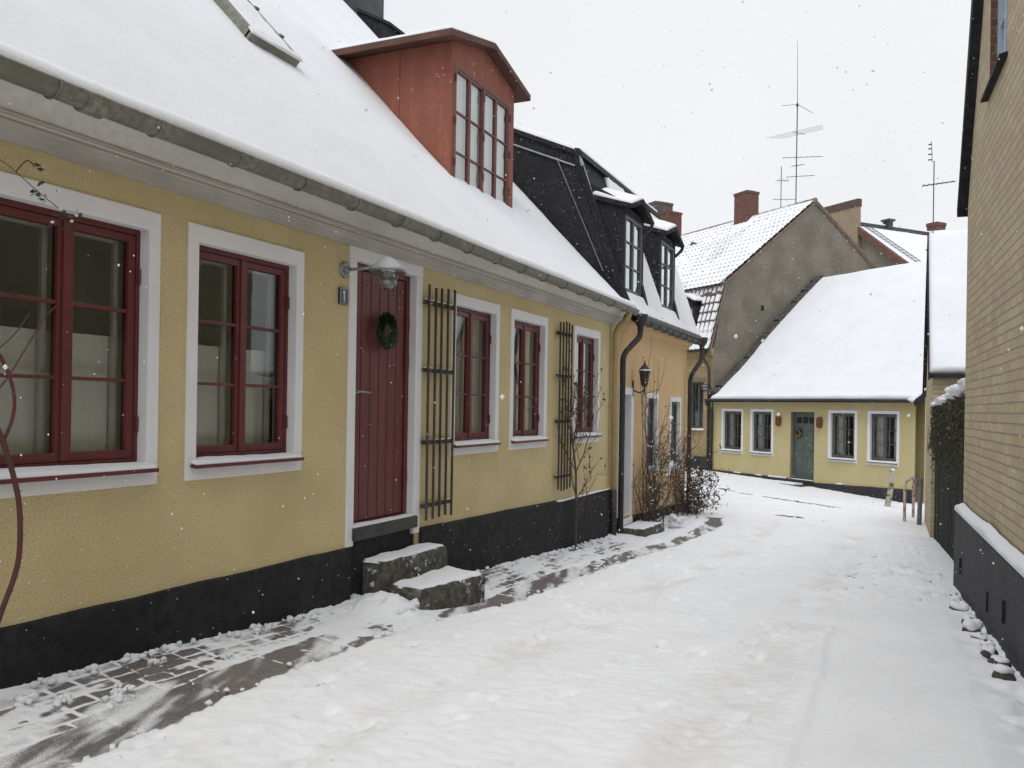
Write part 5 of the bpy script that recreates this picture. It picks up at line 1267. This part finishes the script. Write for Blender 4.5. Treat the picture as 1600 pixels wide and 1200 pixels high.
# bare climbing rose at the second trellis (local frame of the facade)
rs_ = thing('climbing_rose', 'bare thin climbing rose with a few hips beside the narrow trellis', 'plant', (-4, 10.6, 0), PI/2)
rnd = random.Random(31); b = MB(); tips = []
main = [Vector((.02,-.16,-.4)), Vector((.05,-.14,-.05)), Vector((.10,-.12,.35)), Vector((.10,-.11,.75)), Vector((.0,-.10,1.1)), Vector((-.12,-.10,1.45))]
b.tube(main, [.016,.015,.014,.013,.012,.009], 6)
for (i, d, l) in ((1,(.1,0,1),1.0), (2,(.9,-.1,.8),.6), (2,(-.5,0,.9),.9), (3,(.7,0,1),1.1), (3,(-.3,0,1),1.0), (4,(.9,0,1),1.0), (4,(.5,0,1),1.1), (4,(-.4,0,1),.8), (5,(.4,0,1),.6), (5,(-.6,0,1),.55), (5,(.9,-.1,.6),.8)):
    twig(b, main[i].copy(), Vector(d).normalized(), l, .009, rnd, 2, tips, .45, .25, 8, (-.55, .75, -.3, -.04))
for k in range(3): twig(b, Vector((.2+k*.12,-.12,-.4)), Vector((-.05*k,0,1)), .8, .006, rnd, 0, tips, .15, .3)
obj('stems', b, BARK, rs_)
lb = MB()
for t in tips:
    if rnd.random() < .22: leaf(lb, t, .045, rnd)
    if rnd.random() < .14: lb.blob(t, (.013,.013,.016), n=6, m=4)
obj('leaves', lb, LEAF, rs_)
# tangled rose before the orange house
tb = thing('tangled_rose_bush', 'dense tangle of bare brown rose stems flecked with snow before the orange wall', 'bush', (-4, 14.9, 0), PI/2)
b = MB(); tips = []; rnd = random.Random(77)
for k in range(26):
    x = rnd.gauss(-.75, .3) if k % 2 else rnd.uniform(-1.1, 1.6); y = rnd.uniform(-.32, -.08)
    twig(b, Vector((x, y, -.55)), Vector((rnd.uniform(-.35,.45), rnd.uniform(-.1,.1), 1)).normalized(), rnd.uniform(1.0,1.75), .010, rnd, 2, tips, .42, .06, 9, (-1.3, 1.9, -.62, -.05))
for k in range(40):
    c = Vector((rnd.uniform(-.5, 1.5), rnd.uniform(-.5,-.1), rnd.uniform(.35, 1.0))); twig(b, c, Vector((rnd.uniform(-1,1), rnd.uniform(-.3,.1), rnd.uniform(-.4,.8))).normalized(), rnd.uniform(.3,.7), .006, rnd, 1, tips, .6, 0, 6, (-.9, 2.0, -.62, -.05))
for (x, l) in ((-.95, 2.5), (-.85, 2.7), (-.7, 2.2)): twig(b, Vector((x,-.14,-.4)), Vector((.0,0,1)), l, .010, rnd, 1, tips, .16, .35, 12, (-1.25, .2, -.3, -.03))
obj('stems', b, BARK, tb)
lb = MB()
for t in tips:
    if rnd.random() < .30: leaf(lb, t, .04, rnd)
obj('leaves', lb, LEAF, tb)
sb = MB(); capsnow(sb, [t for t in tips if t.z < 1.1], rnd, .07, .015)
for k in range(10): sb.blob((-.55+rnd.uniform(-.12,.14), -.55+rnd.uniform(-.1,.08), -.36+rnd.uniform(-.02,.16)), (rnd.uniform(.05,.1),rnd.uniform(.04,.07),rnd.uniform(.03,.06)), seed=k)
for k in range(7): sb.blob((-.35+k*.06, -.35, .45+.04*k+rnd.uniform(-.03,.03)), (.06,.04,.035), seed=k+20)
tag(obj('snow', sb, SNOW, tb, smooth=True), kind='stuff')
ev = thing('leafy_shrub', 'small dark leafy shrub dusted with snow at the orange house corner', 'bush', (-3.75, 17.35, -.55), 0)
b = MB(); tips = []; rnd = random.Random(91)
for k in range(22): twig(b, Vector((rnd.uniform(-.15,.12), rnd.uniform(-.8,.4), -.05)), Vector((rnd.uniform(-.15,.18), rnd.uniform(-.5,.4), 1)).normalized(), rnd.uniform(.5,1.05), .009, rnd, 2, tips, .35, .03, 8)
obj('stems', b, BARK, ev); lb = MB()
for t in tips:
    for q in range(2):
        if rnd.random() < .8: leaf(lb, t+Vector((rnd.gauss(0,.03), rnd.gauss(0,.03), rnd.gauss(0,.03))), rnd.uniform(.04,.068), rnd)
obj('leaves', lb, LEAF, ev); sb = MB(); capsnow(sb, tips, rnd, .07, .018); tag(obj('snow', sb, SNOW, ev, smooth=True), kind='stuff')
# vine at the left edge
vn = thing('vine_stem', 'single dark red thorny vine stem at the left edge of the yellow wall', 'plant', (-4, 2.65, 0), PI/2)
b = MB(); P = [(-.10,-.2,.15),(0.0,-.22,.54),(.07,-.24,.76),(.09,-.25,.89),(.085,-.25,1.10),(.045,-.25,1.27),(.0,-.25,1.40),(-.05,-.24,1.52)]
def smoothp(P, n=6):
    P = [Vector(p) for p in P]; out = []
    for i in range(len(P)-1):
        p0, p1, p2, p3 = P[max(i-1,0)], P[i], P[i+1], P[min(i+2,len(P)-1)]
        for k in range(n):
            t = k/n; out.append(.5*((2*p1)+(p2-p0)*t+(2*p0-5*p1+4*p2-p3)*t*t+(3*p1-p0-3*p2+p3)*t**3))
    out.append(P[-1]); return out
sp = smoothp(P); b.tube(sp, [.0125]*len(sp), 8); rnd = random.Random(3)
for p in sp[::2]:
    q = p+Vector((rnd.uniform(-.5,.5), -.5, rnd.uniform(.1,.5))).normalized()*.024; b.tube([p, q], [.005,.0008], 5)
obj('stem', b, VINE, vn, smooth=True); bt = b = MB()
b.tube(smoothp([(.0,-.25,1.40),(.035,-.26,1.50),(.045,-.26,1.60),(.02,-.26,1.70),(-.03,-.26,1.80)]), .008, 6)
b.tube(smoothp([(-.05,-.24,1.60),(.02,-.25,1.70),(.12,-.25,1.86),(.20,-.25,1.99),(.26,-.25,2.05)]), .0035, 5); b.tube(smoothp([(-.05,-.24,1.80),(.05,-.25,1.90),(.12,-.25,2.0)]), .003, 5)
obj('twig', bt, VINE, vn, smooth=True); bt = b = MB()
b.tube(smoothp([(-.2,-.24,2.75),(-.02,-.28,2.66),(.10,-.30,2.58),(.22,-.30,2.52),(.30,-.30,2.49)]), .0022, 5)
b.tube(smoothp([(.02,-.28,2.64),(.06,-.30,2.70),(.10,-.30,2.68)]), .003, 5)
obj('twig', bt, VINE, vn, smooth=True); lb = MB(); sb = MB()
for k in range(34):
    c = Vector(random.choice([(.10,-.30,2.58),(.14,-.30,2.55),(.27,-.30,2.50),(.22,-.30,2.47),(.30,-.30,2.52),(.08,-.3,2.66)]))+Vector((rnd.gauss(0,.025), rnd.gauss(0,.02), rnd.gauss(0,.022)))
    leaf(lb, c, rnd.uniform(.02,.04), rnd)
    if rnd.random() < .16: sb.blob(c, (.010,.010,.007), n=6, m=4)
obj('leaves', lb, LEAF, vn); tag(obj('snow', sb, SNOW, vn), kind='stuff')

# loose clods and twig litter along the right wall foot and by the pavement
cl = MB(); rnd = random.Random(8)
for k in range(150):
    y = rnd.uniform(2.3, 12.4); x = -3.93+abs(rnd.gauss(0, .05)); r = rnd.uniform(.008, .028)
    cl.blob((x, y, float(gz(x, y))+.035), (r, r, r*.8), seed=k, n=7, m=5, rough=.5)
for k in range(120):
    y = rnd.uniform(2.3, 13); x = float(edge_x(y))+rnd.gauss(.05, .06); r = rnd.uniform(.006, .022); cl.blob((x, y, float(gz(x, y))+.035), (r, r, r*.7), seed=k, n=7, m=5, rough=.5)
for k in range(60):
    y = rnd.gauss(10.6, 1.0); x = rnd.gauss(-.1, .35); x = min(x, .4); r = rnd.uniform(.01, .045); cl.blob((x, y, float(gz(x, y))+.035), (r, r, r*.6), seed=k, n=7, m=5, rough=.5)
for (x, y, r) in ((-3.80, 3.6, .035), (-3.86, 4.5, .03), (-3.60, 3.2, .045), (-3.52, 3.1, .035), (-3.76, 2.8, .05), (-3.66, 2.9, .04), (-3.6, 3.95, .028)): 
    for q in range(11):
        rr_ = r*rnd.uniform(.22, .55); cl.blob((x+rnd.gauss(0, r*.6), y+rnd.gauss(0, r*.6), float(gz(x, y))+.012+rnd.uniform(0, r*.7)), (rr_, rr_, rr_*.8), seed=q+int(r*999), n=9, m=6, rough=.6)
tag(obj('snow_clods', cl, SNOW, smooth=True), 'loose lumps of snow scattered along the pavement edges', 'snow', kind='stuff')

# falling snow
FLAKE = bpy.data.materials.new('snowflake'); FLAKE.use_nodes = True; nt = FLAKE.node_tree; nt.nodes.clear()
o_ = N(nt, 'ShaderNodeOutputMaterial'); mxs = N(nt, 'ShaderNodeMixShader'); d1 = N(nt, 'ShaderNodeBsdfDiffuse'); d2 = N(nt, 'ShaderNodeBsdfTranslucent')
d1.inputs[0].default_value = (.95,.96,.97,1); d2.inputs[0].default_value = (.95,.96,.97,1); mxs.inputs[0].default_value = .5
nt.links.new(d1.outputs[0], mxs.inputs[1]); nt.links.new(d2.outputs[0], mxs.inputs[2]); nt.links.new(mxs.outputs[0], o_.inputs[0])
fs = MB(); rnd = random.Random(99)
for k in range(7500):
    y = rnd.uniform(.6, 15); x = rnd.uniform(-4.0, .55); z = rnd.uniform(-.2, 5.5)
    if math.hypot(x, y) < 1.0 or x < -3.9: continue
    r = rnd.choice((.0012, .0016, .0020, .0024, .0030, .0042)); n0 = len(fs.v)
    fs.v += [(x+r,y,z),(x-r,y,z),(x,y+r,z),(x,y-r,z),(x,y,z+r),(x,y,z-r)]
    for f in ((0,2,4),(2,1,4),(1,3,4),(3,0,4),(2,0,5),(1,2,5),(3,1,5),(0,3,5)): fs.f.append(tuple(n0+i for i in f)); fs.m.append(0)
tag(obj('falling_snow', fs, FLAKE, smooth=True), 'snowflakes drifting down over the whole street', 'snow', kind='stuff')

# ================================================================== world, sun, camera
sc = bpy.context.scene
wd_ = bpy.data.worlds.new('World'); sc.world = wd_; wd_.use_nodes = True; nt = wd_.node_tree; L = nt.links.new
SUN_EL, SUN_AZ = math.radians(60), math.radians(176)
sky = N(nt, 'ShaderNodeTexSky', sky_type='NISHITA'); sky.sun_disc = False; sky.sun_elevation = SUN_EL; sky.sun_rotation = SUN_AZ; sky.dust_density = 4; sky.air_density = 1; sky.ozone_density = 1
hs = N(nt, 'ShaderNodeHueSaturation'); hs.inputs['Saturation'].default_value = .12; L(sky.outputs[0], hs.inputs['Color'])
tc = N(nt, 'ShaderNodeTexCoord')
cl_ = mixc(nt, ramp(nt, noise(nt, tc.outputs['Generated'], 1.3, 4, .5), [(.3, 0), (.75, 1)]), (7.5,7.8,8.2), (8.8,8.88,9.0))
mixed = mixc(nt, .86, hs.outputs[0], cl_)
bg = nt.nodes['Background']; L(mixed, bg.inputs['Color']); bg.inputs['Strength'].default_value = .116
sl_ = bpy.data.lights.new('sun', 'SUN'); sl_.energy = 1.35; sl_.angle = math.radians(35); sl_.color = (1, .985, .965)
so_ = bpy.data.objects.new('sun', sl_); C.objects.link(so_)
d_ = Vector((math.sin(SUN_AZ)*math.cos(SUN_EL), math.cos(SUN_AZ)*math.cos(SUN_EL), math.sin(SUN_EL)))
so_.rotation_euler = d_.to_track_quat('Z', 'Y').to_euler()
cam = bpy.data.cameras.new('camera'); co_ = bpy.data.objects.new('camera', cam); C.objects.link(co_); sc.camera = co_
cam.sensor_width = 36; cam.lens = 1350/1600*36; cam.shift_y = 35/1600; cam.clip_start = .05; cam.clip_end = 2000
al = math.atan(609/1350); th_ = .016
F = Vector((-math.sin(al), math.cos(al), 0)); R0 = Vector((math.cos(al), math.sin(al), 0)); Z = Vector((0, 0, 1))
Rt = R0*math.cos(th_)+Z*math.sin(th_); Up = -R0*math.sin(th_)+Z*math.cos(th_); Bk = -F
co_.matrix_world = Matrix(((Rt.x, Up.x, Bk.x, 0), (Rt.y, Up.y, Bk.y, 0), (Rt.z, Up.z, Bk.z, 1.6), (0, 0, 0, 1)))
sc.render.engine = 'CYCLES'
sc.view_settings.view_transform = 'Standard'; sc.view_settings.look = 'None'; sc.view_settings.exposure = 0; sc.view_settings.gamma = 1
sc.render.resolution_x = 1024; sc.render.resolution_y = 768
sc.cycles.max_bounces = 8; sc.cycles.transparent_max_bounces = 16
